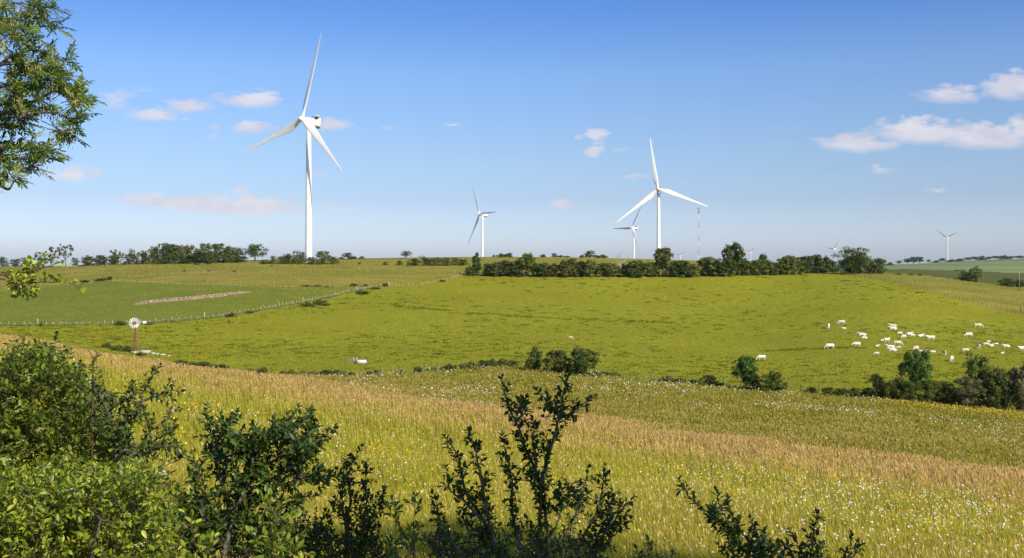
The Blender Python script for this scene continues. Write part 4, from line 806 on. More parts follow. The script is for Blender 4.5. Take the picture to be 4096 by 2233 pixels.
# ------------------------------------------------------------------ grass and flowers
def grass_patch(name, label, px0, px1, dlo, dhi, n, hmin, hmax, wk, pal, headcol, headfrac, seed, maxpx=None, lean=.25, headlen=.16, headw=1.0, logmix=.5, dens=None, zoff=0):
    rg = np.random.default_rng(seed)
    u = (rg.uniform(px0, px1, n) - 2048) / F
    lo = dlo(u * F + 2048) if callable(dlo) else np.full(n, dlo); hi = dhi(u * F + 2048) if callable(dhi) else np.full(n, dhi)
    r = rg.random(n); d = np.where(rg.random(n) < logmix, lo * (hi / lo) ** r, 1 / (1 / lo + (1 / hi - 1 / lo) * r))
    x = u * d
    if dens is not None:
        keep = rg.random(n) < dens(x, d, rg); x, d, u = x[keep], d[keep], u[keep]; n = len(x)
    z = gz(x, d) + zoff
    pn = np.sin(x * .37 + 1.7 * np.sin(d * .11)) * np.sin(d * .29 + 1.3 * np.sin(x * .23)) ; pn2 = np.sin(x * 1.3 + np.sin(d * .9) * 2) * np.sin(d * 1.1)
    h = rg.uniform(hmin, hmax, n) * (1 + .22 * pn + .12 * pn2); w = wk * d * rg.uniform(.6, 1.3, n)
    a = rg.uniform(0, 6.28, n); L = lean * rg.uniform(.2, 1.4, n) * h
    wind = np.array((-.55, .25)) ; lx = np.cos(a) * L * .7 + wind[0] * L; ly = np.sin(a) * L * .7 + wind[1] * L
    wa = rg.uniform(-.9, .9, n); wx, wy = np.cos(wa) * w / 2, np.sin(wa) * w / 2
    B = np.stack([x, d, z - .03], -1); Wv = np.stack([wx, wy, np.zeros(n)], -1)
    Mid = B + np.stack([lx * .3, ly * .3, h * .55], -1); Top = B + np.stack([lx, ly, h], -1)
    hd = rg.random(n) < headfrac * (1 + .35 * pn)
    V = np.stack([B - Wv, B + Wv, Mid - Wv * .85, Mid + Wv * .85, Top], 1)
    pal = np.array(pal); pi = (rg.random(n) * len(pal)).astype(int); t = rg.random(n)[:, None]
    c = pal[pi] * (1 - t) + pal[rg.integers(0, len(pal), n)] * t; c = c * (rg.uniform(.72, 1.28, n) * (1 + .13 * np.sin(x * .9 + 2.1 * np.sin(d * .45)) * np.sin(d * .7 + 1.5 * np.sin(x * .5))))[:, None]
    dry = np.clip(.5 + .5 * pn + .3 * pn2, 0, 1)[:, None] * .42; c = c * (1 - dry) + np.array((.36, .31, .06)) * dry
    hc = np.array(headcol); hcol = hc[rg.integers(0, len(hc), n)] * rg.uniform(.7, 1.3, n)[:, None]
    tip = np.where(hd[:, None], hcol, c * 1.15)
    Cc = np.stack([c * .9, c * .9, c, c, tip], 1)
    k = np.arange(n)[:, None] * 5
    quads = k + np.array((0, 1, 3, 2)); tris = k + np.array((2, 3, 4))
    Vs = [V.reshape(-1, 3)]; Cs = [Cc.reshape(-1, 3)]; nb = n * 5
    # seed heads, drooping lens shapes at the top of the stalks
    m = np.nonzero(hd)[0]; T = Top[m]; D = np.stack([lx[m] * 1.2, ly[m] * 1.2, h[m] * .75], -1); D /= np.linalg.norm(D, axis=1)[:, None]
    hl = headlen * rg.uniform(.6, 1.4, len(m))[:, None]; hw = (Wv[m] / (w[m][:, None] / 2)) * (np.maximum(.004, .00055 * d[m]) * headw * rg.uniform(.7, 1.4, len(m)))[:, None]
    H = np.stack([T - D * hl * .4, T - hw + D * hl * .1, T + D * hl * .6 + np.array((0, 0, -.02)), T + hw + D * hl * .1], 1); hq = nb + np.arange(len(m))[:, None] * 4 + np.arange(4)
    Vs.append(H.reshape(-1, 3)); Cs.append(np.repeat(hcol[m], 4, axis=0))
    me = npmesh(name, np.concatenate(Vs), [np.concatenate([quads, hq]), tris], GM, np.concatenate(Cs))
    o = obj(name, me); tag(o, label, 'grass', kind='stuff'); return o
GREEN = [(.30, .305, .022), (.40, .37, .034), (.20, .235, .018), (.46, .39, .055)]
TAN = [(.52, .36, .13), (.60, .46, .19), (.44, .27, .12), (.66, .55, .27)]
PURP = [(.46, .29, .13), (.52, .35, .16), (.42, .24, .12), (.55, .42, .18)]
crest = [(-1400, 150), (0, 150), (1000, 122), (2000, 82), (3000, 62), (3550, 56), (4096, 46), (5600, 42)]
cr_ = lambda px: ip(crest, px)
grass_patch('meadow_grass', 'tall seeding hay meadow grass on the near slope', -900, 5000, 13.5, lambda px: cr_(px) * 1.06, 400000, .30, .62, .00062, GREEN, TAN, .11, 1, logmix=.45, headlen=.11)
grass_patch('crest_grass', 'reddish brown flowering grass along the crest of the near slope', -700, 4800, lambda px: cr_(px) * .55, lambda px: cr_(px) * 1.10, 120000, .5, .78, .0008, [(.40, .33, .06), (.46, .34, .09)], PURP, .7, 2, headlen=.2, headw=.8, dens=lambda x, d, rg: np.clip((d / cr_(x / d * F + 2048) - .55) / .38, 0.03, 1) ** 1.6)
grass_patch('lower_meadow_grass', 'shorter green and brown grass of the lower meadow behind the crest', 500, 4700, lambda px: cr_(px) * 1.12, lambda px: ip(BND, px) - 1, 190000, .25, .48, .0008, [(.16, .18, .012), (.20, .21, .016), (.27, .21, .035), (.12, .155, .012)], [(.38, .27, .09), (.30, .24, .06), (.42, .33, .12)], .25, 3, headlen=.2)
grass_patch('pasture_grass', 'short grazed tufts of the green pasture', -200, 4300, lambda px: ip(BND, px) + 1, lambda px: ip(FEN, px) - 1.5, 90000, .05, .16, .0016, [(.23, .24, .018), (.30, .28, .024), (.11, .16, .014), (.25, .25, .018)], [(.3, .26, .06)], .04, 4, logmix=1.0, lean=.6)
grass_patch('hilltop_grass', 'dry tan grass on the hilltop field', -200, 4300, lambda px: np.where(px < 1553, ip(TOPW, np.minimum(px, 1555)), ip(FEN, px)) + 1, lambda px: np.where(px < 1553, ip(TOPW, np.minimum(px, 1555)), ip(FEN, px)) * 1.4, 45000, .12, .3, .0008, [(.26, .23, .035), (.34, .28, .06), (.21, .21, .025)], [(.40, .33, .10)], .2, 5, logmix=1.0)
grass_patch('crop_ears', 'fine even texture of the young green cereal crop', -200, 1553, lambda px: ip(FEN, px) + 1.5, lambda px: ip(TOPW, np.minimum(px, 1555)) - 1, 60000, .03, .12, .0009, [(.15, .19, .018), (.21, .23, .026), (.12, .165, .016), (.19, .20, .022)], [(.3, .3, .1)], .1, 7, logmix=1.0, zoff=.45)
grass_patch('verge_grass', 'uncut dark green verge along the crop fence', -100, 1560, lambda px: ip(FEN, px) - .8, lambda px: ip(FEN, px) + 1.3, 14000, .35, .8, .0009, [(.08, .12, .018), (.12, .16, .03), (.2, .22, .09)], [(.3, .3, .2)], .15, 6, logmix=1.0)

def flowers(name, label, pts, rad, cols, seed, h=(.45, .68), tilt=.45, n=6, jit=1.0):
    rg = np.random.default_rng(seed); P = np.asarray(pts, float); m = len(P)
    z = gz(P[:, 0], P[:, 1]) + rg.uniform(*h, m); c0 = np.stack([P[:, 0], P[:, 1], z], -1)
    N_ = np.stack([rg.normal(0.15, tilt, m), rg.normal(-.35, tilt, m), np.ones(m)], -1); N_ /= np.linalg.norm(N_, axis=1)[:, None]
    A = np.cross(N_, (1., 0, 0)); A /= np.linalg.norm(A, axis=1)[:, None]; B = np.cross(N_, A); r = (rad(P[:, 1]) if callable(rad) else rad) * rg.uniform(.6, 1.25, m)
    th = np.arange(n) * 2 * math.pi / n
    ringv = c0[:, None] + r[:, None, None] * (np.cos(th)[None, :, None] * A[:, None] + np.sin(th)[None, :, None] * B[:, None]) + N_[:, None] * (r * .18)[:, None, None]
    V = np.concatenate([c0[:, None], ringv], 1).reshape(-1, 3); k = np.arange(n); T = np.stack([np.zeros(n, int), 1 + k, 1 + (k + 1) % n], -1)
    T = (np.arange(m)[:, None, None] * (n + 1) + T[None]).reshape(-1, 3)
    C_l = np.array(cols)[rg.integers(0, len(cols), m)] * rg.uniform(.85, 1.1, m)[:, None]
    o = obj(name, npmesh(name, V, T, FM, np.repeat(C_l, n + 1, axis=0))); tag(o, label, 'flowers', kind='stuff')
rg = np.random.default_rng(5)
def scatter(n, px0, px1, d0, d1):
    u = (rg.uniform(px0, px1, n) - 2048) / F; r = rg.random(n); d = 1 / (1 / d0 + (1 / d1 - 1 / d0) * r) if not callable(d1) else 1 / (1 / d0 + (1 / d1(u * F + 2048) - 1 / d0) * r); return np.stack([u * d, d], -1)
def clusters(cl, dmin=12):
    out = []
    for px, py, sx, sy, n in cl:
        for _ in range(n):
            g = at(px + rg.normal(0, sx), py + rg.normal(0, sy) + 25, dmin); out.append((g.x + rg.normal(0, .1), g.y))
    return out
w1 = list(scatter(500, -300, 4400, 17, lambda px: cr_(px) * .8)) + list(scatter(700, 2700, 4300, 17, 34)) + clusters([(1000, 1700, 120, 40, 60), (1180, 1740, 120, 40, 80), (700, 1640, 80, 40, 40), (1300, 1800, 60, 40, 60), (1450, 1960, 100, 60, 60), (2900, 1920, 160, 30, 90), (3500, 2000, 180, 60, 150), (3900, 2060, 120, 60, 150), (3300, 2060, 120, 40, 60)])
flowers('ox_eye_daisies', 'small white daisies scattered through the near hay meadow', w1, lambda d: np.maximum(.018, d * .00070), [(.85, .83, .78), (.8, .8, .76), (.75, .7, .66)], 1)
y1 = list(scatter(170, -200, 4300, 18, lambda px: cr_(px) * .7)) + clusters([(1545, 1835, 26, 10, 16), (1600, 1850, 20, 8, 12), (1500, 1820, 24, 6, 8), (780, 1640, 14, 8, 8), (1080, 1660, 16, 6, 7), (2705, 1906, 10, 10, 9), (2878, 1921, 9, 5, 6), (2978, 1933, 8, 4, 6), (3340, 1948, 8, 4, 5), (3460, 1968, 16, 5, 9), (3618, 2044, 16, 6, 14), (3765, 2030, 10, 4, 6), (3640, 2112, 14, 4, 6), (3680, 2160, 14, 5, 8), (3740, 2190, 16, 6, 10), (3805, 2088, 10, 4, 6), (3965, 2090, 14, 5, 8), (4030, 2052, 10, 4, 6), (1640, 1990, 14, 6, 6), (720, 1760, 18, 8, 8), (3846, 2138, 10, 4, 5), (2710, 2045, 10, 6, 5), (2925, 2020, 8, 4, 4)])
flowers('yellow_ragwort', 'loose yellow flower heads in the near hay meadow', y1, lambda d: np.maximum(.024, d * .0011), [(.75, .42, .01), (.8, .5, .03)], 2, tilt=.3)
p1 = list(scatter(380, 2300, 4300, 16.5, 26)) + clusters([(3700, 2100, 120, 50, 70), (3900, 2180, 90, 30, 60), (2600, 2120, 80, 40, 50), (1750, 2000, 120, 40, 40)])
flowers('pink_clover', 'pink clover heads low in the near hay meadow', p1, lambda d: np.maximum(.014, d * .0007), [(.42, .12, .16), (.5, .2, .22), (.35, .08, .12)], 3, h=(.3, .5), tilt=.8)
W2 = []
for x0, y0, x1, y1_, sp, n in [(1480, 1506, 1830, 1492, 7, 120), (1230, 1507, 1500, 1512, 5, 60), (1330, 1520, 1560, 1532, 10, 60), (1400, 1545, 1520, 1570, 10, 40), (1520, 1580, 1700, 1605, 6, 45), (1720, 1575, 1980, 1592, 9, 150), (1780, 1560, 2000, 1570, 8, 60), (1700, 1600, 1860, 1628, 6, 60), (1880, 1625, 1990, 1650, 6, 40), (1880, 1475, 2030, 1500, 14, 60), (1960, 1530, 2060, 1550, 10, 40),
     (2180, 1486, 2420, 1500, 6, 70), (2200, 1510, 2450, 1535, 8, 70), (2160, 1552, 2420, 1570, 5, 70), (2440, 1535, 2760, 1565, 9, 210), (2330, 1568, 2660, 1594, 7, 130), (2600, 1540, 2900, 1560, 10, 80), (2680, 1580, 2800, 1592, 6, 40), (2800, 1560, 3140, 1585, 8, 80), (2740, 1618, 2900, 1660, 9, 60), (3020, 1625, 3320, 1658, 8, 180), (3120, 1590, 3260, 1605, 7, 60), (3330, 1648, 3560, 1680, 9, 170), (3380, 1598, 3560, 1620, 8, 60), (3700, 1690, 3840, 1705, 6, 50), (3820, 1700, 4096, 1740, 14, 160), (3560, 1705, 3620, 1715, 8, 25), (3960, 1765, 4096, 1810, 14, 90), (3100, 1700, 3180, 1720, 12, 30), (3230, 1760, 3700, 1850, 10, 40), (3000, 1735, 3200, 1770, 8, 30)]:
    for _ in range(int(n * .62)):
        t = rg.random(); g = at(x0 + (x1 - x0) * t + rg.normal(0, 14), y0 + (y1_ - y0) * t + rg.normal(0, sp), 52); W2.append((g.x, g.y))
W2 += [tuple(q) for q in scatter(130, 1400, 4200, 90, 185) if q[1] < ip(BND, q[0] / q[1] * F + 2048)]
flowers('white_umbels', 'bands of white umbel flowers across the lower meadow', W2, lambda d: d * .00052, [(.85, .85, .72), (.75, .76, .62)], 4, h=(.5, .75), tilt=.35)
Y2 = []
for _ in range(900):
    t = rg.random() ** .8; g = at(3440 + 656 * t, 1592 + 68 * t + abs(rg.normal(0, 9)) , 80); Y2.append((g.x, g.y - rg.uniform(.5, 6)))
Y2 += [tuple(q) for q in scatter(200, 2600, 4200, 90, 170) if q[1] < ip(BND, q[0] / q[1] * F + 2048)]
flowers('buttercups', 'strip of yellow buttercups in front of the lower right thicket', Y2, lambda d: d * .0006, [(.50, .34, .03), (.56, .42, .04)], 5, h=(.45, .6), tilt=.5)

def tufts(name, label, n, cen, pal, seed, per=14, spread=.35, h=(.08, .24)):
    rg = np.random.default_rng(seed); cen = np.asarray(cen); m = len(cen); k = per
    sz = rg.uniform(.5, 1.7, m); x = np.repeat(cen[:, 0], k) + rg.normal(0, spread, m * k) * np.repeat(sz, k) * 1.6; y = np.repeat(cen[:, 1], k) + rg.normal(0, spread, m * k) * np.repeat(sz, k)
    z = gz(x, y); hh = rg.uniform(*h, m * k) * np.repeat(sz, k) ** .5; w = y * .0009 * rg.uniform(.6, 1.3, m * k); a = rg.uniform(-.8, .8, m * k)
    B = np.stack([x, y, z - .02], -1); W = np.stack([np.cos(a) * w, np.sin(a) * w, 0 * w], -1); T = B + np.stack([rg.normal(0, .12, m * k), rg.normal(0, .12, m * k), hh], -1)
    V = np.stack([B - W, B + W, T + W * .6, T - W * .6], 1).reshape(-1, 3); pal = np.array(pal); c = pal[rg.integers(0, len(pal), m)]; c = np.repeat(c, k, axis=0) * rg.uniform(.75, 1.25, m * k)[:, None]
    tag(obj(name, npmesh(name, V, np.arange(m * k * 4).reshape(-1, 4), GM, np.repeat(c, 4, axis=0))), label, 'grass', kind='stuff')
def in_pasture(n, px0=-200, px1=4300):
    px = rg.uniform(px0, px1, n); lo, hi = ip(BND, px) + 2, ip(FEN, px) - 2; d = lo * (hi / lo) ** rg.random(n); return np.stack([(px - 2048) / F * d, d], -1)
C1 = in_pasture(3600); kx = np.sin(C1[:, 0] * .045 + np.sin(C1[:, 1] * .03) * 2) + np.sin(C1[:, 1] * .06 + C1[:, 0] * .02); C1 = C1[kx + rg.normal(0, .8, len(kx)) > -.2]
LN = []
for pix in ([(1577, 1225), (1700, 1236), (1850, 1250), (2100, 1268), (2463, 1285), (2700, 1290)], [(3050, 1405), (3250, 1395), (3450, 1392)]):
    Pw = poly_world(pix, 170)
    for t in rg.uniform(0, len(Pw) - 1, 22 * len(Pw)):
        i = min(int(t), len(Pw) - 2); q = Pw[i] + (Pw[i + 1] - Pw[i]) * (t - i); LN.append((q[0], q[1] + rg.normal(0, 1.6)))
tufts('grass_tufts', 'darker coarse tufts and a faint track line in the grazed pasture', 0, np.vstack([C1, LN]), [(.15, .18, .012), (.12, .16, .012), (.18, .20, .014), (.20, .19, .02)], 61)
C2 = in_pasture(2600); tufts('yellow_tufts', 'paler yellow patches of flowering grass in the pasture', 0, C2, [(.36, .33, .03), (.40, .34, .05), (.33, .33, .03)], 62, per=9, spread=.7, h=(.04, .12))
# ------------------------------------------------------------------ foreground shrubs and branches
LS = 1.38
class Leaves:
    def __init__(s): s.P = []; s.D = []; s.N = []; s.L = []; s.W = []; s.C = []
    def add(s, P, D, N_, L_, W_, C_): s.P.append(P); s.D.append(D); s.N.append(N_); s.L.append(L_); s.W.append(W_); s.C.append(C_)
    def mesh(s, name, mat, rg, curl=.25):
        P, D, N_ = (np.array(k, float) for k in (s.P, s.D, s.N)); L_, W_ = np.array(s.L)[:, None], np.array(s.W)[:, None]; C_ = np.array(s.C)
        D /= np.linalg.norm(D, axis=1)[:, None]; N_ = N_ - (N_ * D).sum(1)[:, None] * D; N_ /= np.linalg.norm(N_, axis=1)[:, None] + 1e-9; S = np.cross(D, N_)
        f = .22; cu = curl * rg.uniform(.3, 1.6, len(P))[:, None]
        def q(t, side, dn): return P + D * L_ * t + S * W_ * side + N_ * (abs(side) * W_ * f * 2 - L_ * cu * dn)
        V = np.stack([q(0, 0, 0), q(.3, .46, .05), q(.3, 0, .05), q(.3, -.46, .05), q(.68, .38, .28), q(.68, 0, .28), q(.68, -.38, .28), q(1, 0, .62)], 1)
        n = len(P); k = np.arange(n)[:, None] * 8
        qd = np.concatenate([k + np.array(a) for a in ((1, 2, 5, 4), (2, 3, 6, 5))]); tr = np.concatenate([k + np.array(a) for a in ((0, 2, 1), (0, 3, 2), (4, 5, 7), (5, 6, 7))])
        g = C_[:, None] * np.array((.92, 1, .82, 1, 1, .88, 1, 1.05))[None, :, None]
        return npmesh(name, V.reshape(-1, 3), [qd, tr], mat, g.reshape(-1, 3))
def unit(v): v = np.asarray(v, float); return v / (np.linalg.norm(v) + 1e-9)
def twig(rg, LV, ST, p, d, L_, leaf, wid, step, pal, r=.0025, grav=0.0, spread=.9, keepr=1, bare=0.0):
    """a leafy shoot from p along d"""
    n = max(3, int(L_ / .03)); P = [np.array(p, float)]; d = unit(d)
    for i in range(n):
        d = unit(d + rg.normal(0, .13, 3) + np.array((0, 0, -grav))); P.append(P[-1] + d * L_ / n)
    P = np.array(P); ST.tube(P[:: max(1, n // 3)] if n > 4 else P, np.linspace(r, r * .4, len(P[:: max(1, n // 3)] if n > 4 else P)), 4, cap=False)
    m = max(1, int(L_ / step)); side = rg.uniform(0, 6.28)
    for i in range(m + 2):
        t = bare + (1 - bare) * min(1, (i + .5) / m); j = min(int(t * n), n - 1); q = P[j] + (P[j + 1] - P[j]) * (t * n - j if t < 1 else 1); dd = unit(P[j + 1] - P[j])
        side += 2.4; a = unit(np.cross(dd, (.3, .2, 1))); b = np.cross(dd, a); out = math.cos(side) * a + math.sin(side) * b
        D = unit(dd * rg.uniform(.35, .9) + out * spread + np.array((0, 0, .1)))
        if i >= m: D = unit(dd + rg.normal(0, .3, 3))
        N_ = unit(np.array((0, 0, 1.0)) + rg.normal(0, .35, 3) + dd * .4)
        s = LS * rg.uniform(.65, 1.15) * (1 - .25 * t); c = pal[int(rg.integers(len(pal)))] * rg.uniform(.75, 1.25)
        LV.add(q, D, N_, leaf * s, wid * s, c)
    return P
def curve(P, k=8):
    P = np.asarray(P, float); n = len(P); 
    if n < 3: t = np.linspace(0, 1, k)[:, None]; return P[0] * (1 - t) + P[-1] * t
    Q = np.vstack([2 * P[0] - P[1], P, 2 * P[-1] - P[-2]]); out = []
    for i in range(1, n):
        for t in np.linspace(0, 1, k, endpoint=False):
            a, b, c, d = Q[i - 1], Q[i], Q[i + 1], Q[i + 2]; out.append(.5 * (2 * b + (c - a) * t + (2 * a - 5 * b + 4 * c - d) * t * t + (3 * b - a - 3 * c + d) * t ** 3))
    out.append(P[-1]); return np.array(out)
def stems_shrub(name, label, cat, stems, d, seed, leaf=.035, wid=.018, step=.012, pal=None, tw=(.06, .16), gap=.022, r0=.012, mat='twig', lmat=None, start=.15, grav=0, up=.5, dj=.35, side=None, group=None, leafcard=1.0):
    """stems: lists of photograph pixels from the root end to the tip; each may start with a depth offset"""
    rg = np.random.default_rng(seed); LV = Leaves(); ST = MB(); TW = ST; pal = [np.array(c) for c in pal]
    first = stems[0]
    for si, st in enumerate(stems):
        off = rg.uniform(-dj, dj) * (si > 0); n = len(st); P = curve([pt(x, y, d + off * (i / max(1, n - 1)) + rg.normal(0, .03)) for i, (x, y) in enumerate(st)], 7)
        seg = np.linalg.norm(np.diff(P, axis=0), axis=1); Ls = seg.sum(); rr = np.linspace(min(r0, r0 * (.35 + Ls * .8)), r0 * .18, len(P)); ST.tube(P + rg.normal(0, .003, P.shape), rr, 6, cap=False)
        S = np.concatenate([[0], np.cumsum(seg)]); t = Ls * start
        while t < Ls:
            q = np.array([np.interp(t, S, P[:, k]) for k in range(3)]); j = min(np.searchsorted(S, t), len(P) - 1); T = unit(P[j] - P[j - 1]); f = t / Ls
            v = rg.normal(0, 1, 3); v = unit(v - v.dot(T) * T); D = unit(T * rg.uniform(.3, 1.0) + v + np.array((0, 0, up)) * rg.uniform(0, 1))
            twig(rg, LV, TW, q, D, rg.uniform(*tw) * (1.15 - .65 * f), leaf, wid, step, pal, grav=grav); t += gap * rg.uniform(.5, 1.6)
        twig(rg, LV, TW, P[-1], P[-1] - P[-2], tw[1] * .6, leaf, wid, step * .8, pal)
    root3 = pt(*first[0], d); g = float(gz(root3[0], root3[1])); ST.tube(curve([(root3[0] + .05, root3[1] + .1, g - .1), (root3[0] - .03, root3[1] + .05, (g + root3[2]) / 2), tuple(root3)], 5), np.linspace(r0 * (2 if cat != 'branch' else .9), r0 * (1.1 if cat != 'branch' else .9), 11), 7, cap=False)
    root = empty(name, (root3[0] + .05, root3[1] + .1, g)); tag(root, label, cat, group); inv = -np.array(root.location)
    for nm, mb, mt in (('stems', ST, mat),):
        me = mb.mesh(nm, M[mt], True); me.transform(Matrix.Translation(inv)); obj(nm, me, root)
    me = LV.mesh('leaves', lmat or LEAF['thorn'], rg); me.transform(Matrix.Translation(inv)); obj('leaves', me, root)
    return root
LEAF = dict(thorn=leaf_mat('blackthorn_leaves', (1, 1, 1), rough=.42, trans=.28, vary=0), ash=leaf_mat('ash_leaves', (1, 1, 1), rough=.4, trans=.3, vary=0), dog=leaf_mat('dogwood_leaves', (1, 1, 1), rough=.38, trans=.32, vary=0))
DK = [(.06, .10, .014), (.08, .125, .016), (.045, .08, .012)]
GR = [(.13, .19, .02), (.18, .24, .024), (.095, .15, .016), (.24, .28, .03)]
YG = [(.25, .33, .026), (.34, .42, .03), (.18, .26, .02), (.44, .46, .05)]
# central blackthorn
stems_shrub('blackthorn_shrub', 'dark upright blackthorn shrub with a forked leader standing in the centre foreground', 'shrub', [
 [(2150, 2300), (2158, 2100), (2162, 1935), (2100, 1790), (2074, 1712), (2035, 1620), (2014, 1548)],
 [(2162, 1935), (2190, 1840), (2213, 1757), (2236, 1673), (2250, 1590), (2270, 1520)],
 [(2240, 1670), (2205, 1630), (2169, 1586)], [(2240, 1672), (2295, 1645), (2345, 1612)],
 [(2060, 1700), (2090, 1650), (2092, 1608)], [(2150, 1870), (2130, 1760), (2140, 1715)],
 [(2000, 2260), (1930, 2080), (1860, 1960), (1840, 1850), (1802, 1775)], [(1990, 2240), (1950, 2050), (1920, 1900), (1905, 1820), (1886, 1748)],
 [(2080, 2200), (2050, 2050), (2045, 1900), (2018, 1780)], [(1930, 2080), (1850, 2000), (1800, 1960), (1790, 1900)],
 [(2200, 2280), (2190, 2120), (2160, 2000), (2100, 1900)], [(2250, 2290), (2260, 2150), (2320, 2020), (2345, 1910)], [(2290, 2290), (2330, 2160), (2400, 2010), (2414, 1895)],
 [(2340, 2250), (2400, 2160), (2460, 2080), (2515, 2010)], [(2380, 2170), (2430, 2060), (2450, 1985)], [(2230, 2100), (2250, 2010), (2240, 1960)], [(2320, 2020), (2290, 1960)],
 [(1900, 2290), (1800, 2160), (1760, 2080), (1745, 2010)], [(2060, 2290), (1960, 2180), (1880, 2130), (1850, 2060)], [(2300, 2300), (2360, 2230), (2450, 2150), (2500, 2100)]],
 6.2, 21, leaf=.036, wid=.020, step=.013, pal=DK, tw=(.04, .10), gap=.017, r0=.014, mat='lichen', up=.35)
stems_shrub('bare_twig', 'thin nearly leafless side twig reaching right from the central blackthorn', 'branch', [[(2165, 1945), (2220, 1935), (2270, 1938), (2310, 1925)], [(2225, 1936), (2250, 1905), (2262, 1880)]], 6.1, 22, leaf=.02, wid=.01, step=.03, pal=GR, tw=(.02, .05), gap=.06, r0=.005)
# small shrub left of it
stems_shrub('blackthorn_shrub', 'small dark blackthorn with three stubby spires left of the central shrub', 'shrub', [
 [(1390, 2300), (1385, 2150), (1400, 2000), (1395, 1900), (1425, 1820)], [(1390, 2150), (1370, 2010), (1375, 1870)], [(1440, 2290), (1450, 2120), (1468, 1990), (1462, 1880)], [(1440, 2150), (1490, 2060), (1528, 1978)],
 [(1330, 2290), (1310, 2150), (1330, 2030)], [(1500, 2290), (1500, 2180), (1480, 2090)], [(1270, 2290), (1260, 2180), (1285, 2090)]],
 6.4, 23, leaf=.034, wid=.019, step=.013, pal=DK, tw=(.04, .11), gap=.016, r0=.012, up=.3)
# middle left shrub
stems_shrub('blackthorn_shrub', 'broad dark shrub with pale lichen stems between the big left bush and the spires', 'shrub', [
 [(905, 2320), (900, 2200), (930, 2080), (970, 1930), (1010, 1800), (1100, 1730), (1180, 1690), (1222, 1662)], [(930, 2080), (900, 1960), (860, 1850), (850, 1760), (832, 1690)], [(850, 1800), (890, 1740), (922, 1694)],
 [(970, 1930), (1080, 1850), (1180, 1800), (1286, 1748)], [(1000, 1960), (1120, 1900), (1200, 1850), (1250, 1800)], [(905, 2200), (820, 2080), (780, 1960), (800, 1880)], [(900, 2120), (960, 2020), (1060, 1960), (1180, 1920)],
 [(1180, 1920), (1250, 1900), (1300, 1905)], [(930, 2080), (1000, 1900), (1020, 1760), (1080, 1720)], [(880, 2250), (800, 2160), (740, 2080), (720, 2000)], [(1010, 1810), (960, 1770), (940, 1760)], [(1190, 1830), (1220, 1760), (1240, 1700)], [(960, 2270), (1040, 2140), (1120, 2040), (1200, 1990)],
 [(860, 1850), (920, 1820), (980, 1790)], [(1100, 1730), (1140, 1760), (1200, 1770)], [(1020, 2290), (1060, 2180), (1090, 2080)], [(800, 2290), (780, 2200), (740, 2150)]],
 5.9, 24, leaf=.042, wid=.021, step=.014, pal=DK + [(.06, .12, .02)], tw=(.06, .16), gap=.015, r0=.016, mat='lichen', up=.25)
stems_shrub('dogwood_sprout', 'low bright green leafy sprout at the foot of the broad dark shrub', 'shrub', [[(1060, 2300), (1080, 2190), (1100, 2080), (1060, 2010)], [(1070, 2240), (1140, 2160), (1160, 2090)], [(1090, 2290), (1160, 2240), (1180, 2200)], [(1040, 2300), (1010, 2220), (1020, 2150)]], 5.2, 25, leaf=.045, wid=.021, step=.022, pal=GR + YG, tw=(.06, .13), gap=.03, r0=.007, lmat=LEAF['dog'])
stems_shrub('dogwood_sprout', 'low yellowish sprout at the bottom edge left of the broad dark shrub', 'shrub', [[(780, 2300), (790, 2230), (775, 2150), (765, 2110)], [(800, 2290), (830, 2210), (840, 2170)], [(740, 2300), (720, 2230)]], 5.2, 26, leaf=.042, wid=.02, step=.022, pal=YG, tw=(.05, .1), gap=.03, r0=.006, lmat=LEAF['dog'])
stems_shrub('dogwood_sprout', 'thin upright sprout with fresh leaves between the spires and the central shrub', 'shrub', [[(1660, 2310), (1650, 2200), (1600, 2110), (1580, 2040)], [(1660, 2250), (1655, 2120), (1660, 2020)], [(1560, 2300), (1550, 2240), (1580, 2180)], [(1600, 2110), (1570, 2020)]], 5.6, 27, leaf=.038, wid=.02, step=.022, pal=GR, tw=(.04, .10), gap=.035, r0=.006, lmat=LEAF['dog'])
# right hand twigs
stems_shrub('blackthorn_shrub', 'dark leafy shoots leaning left in the right foreground', 'shrub', [
 [(3010, 2310), (2980, 2210), (2900, 2110), (2830, 2050), (2780, 2010), (2735, 1958)], [(2960, 2300), (2920, 2180), (2890, 2080), (2872, 2005)], [(3040, 2300), (3000, 2180), (2940, 2090), (2920, 2040)], [(3060, 2300), (3040, 2200), (3016, 2110)], [(2900, 2110), (2860, 2060), (2850, 2030)], [(3110, 2310), (3090, 2230), (3060, 2150)], [(3000, 2310), (3030, 2240), (3100, 2200)]],
 6.0, 28, leaf=.040, wid=.021, step=.014, pal=DK, tw=(.04, .10), gap=.019, r0=.010, up=.3)
stems_shrub('blackthorn_shrub', 'dark twig cluster with one tall tip just right of the leaning shoots', 'shrub', [[(3240, 2310), (3242, 2220), (3250, 2150), (3262, 2088)], [(3230, 2280), (3200, 2210), (3180, 2160)], [(3180, 2310), (3170, 2230), (3140, 2190)], [(3250, 2260), (3280, 2190)]], 6.0, 29, leaf=.038, wid=.02, step=.014, pal=DK, tw=(.04, .10), gap=.02, r0=.009)
stems_shrub('blackthorn_shrub', 'tiny dark twig poking up at the bottom edge, farthest right', 'shrub', [[(3420, 2310), (3405, 2220), (3408, 2165)], [(3400, 2280), (3380, 2220)], [(3410, 2230), (3440, 2180)]], 6.0, 30, leaf=.034, wid=.017, step=.02, pal=DK, tw=(.03, .08), gap=.035, r0=.007)
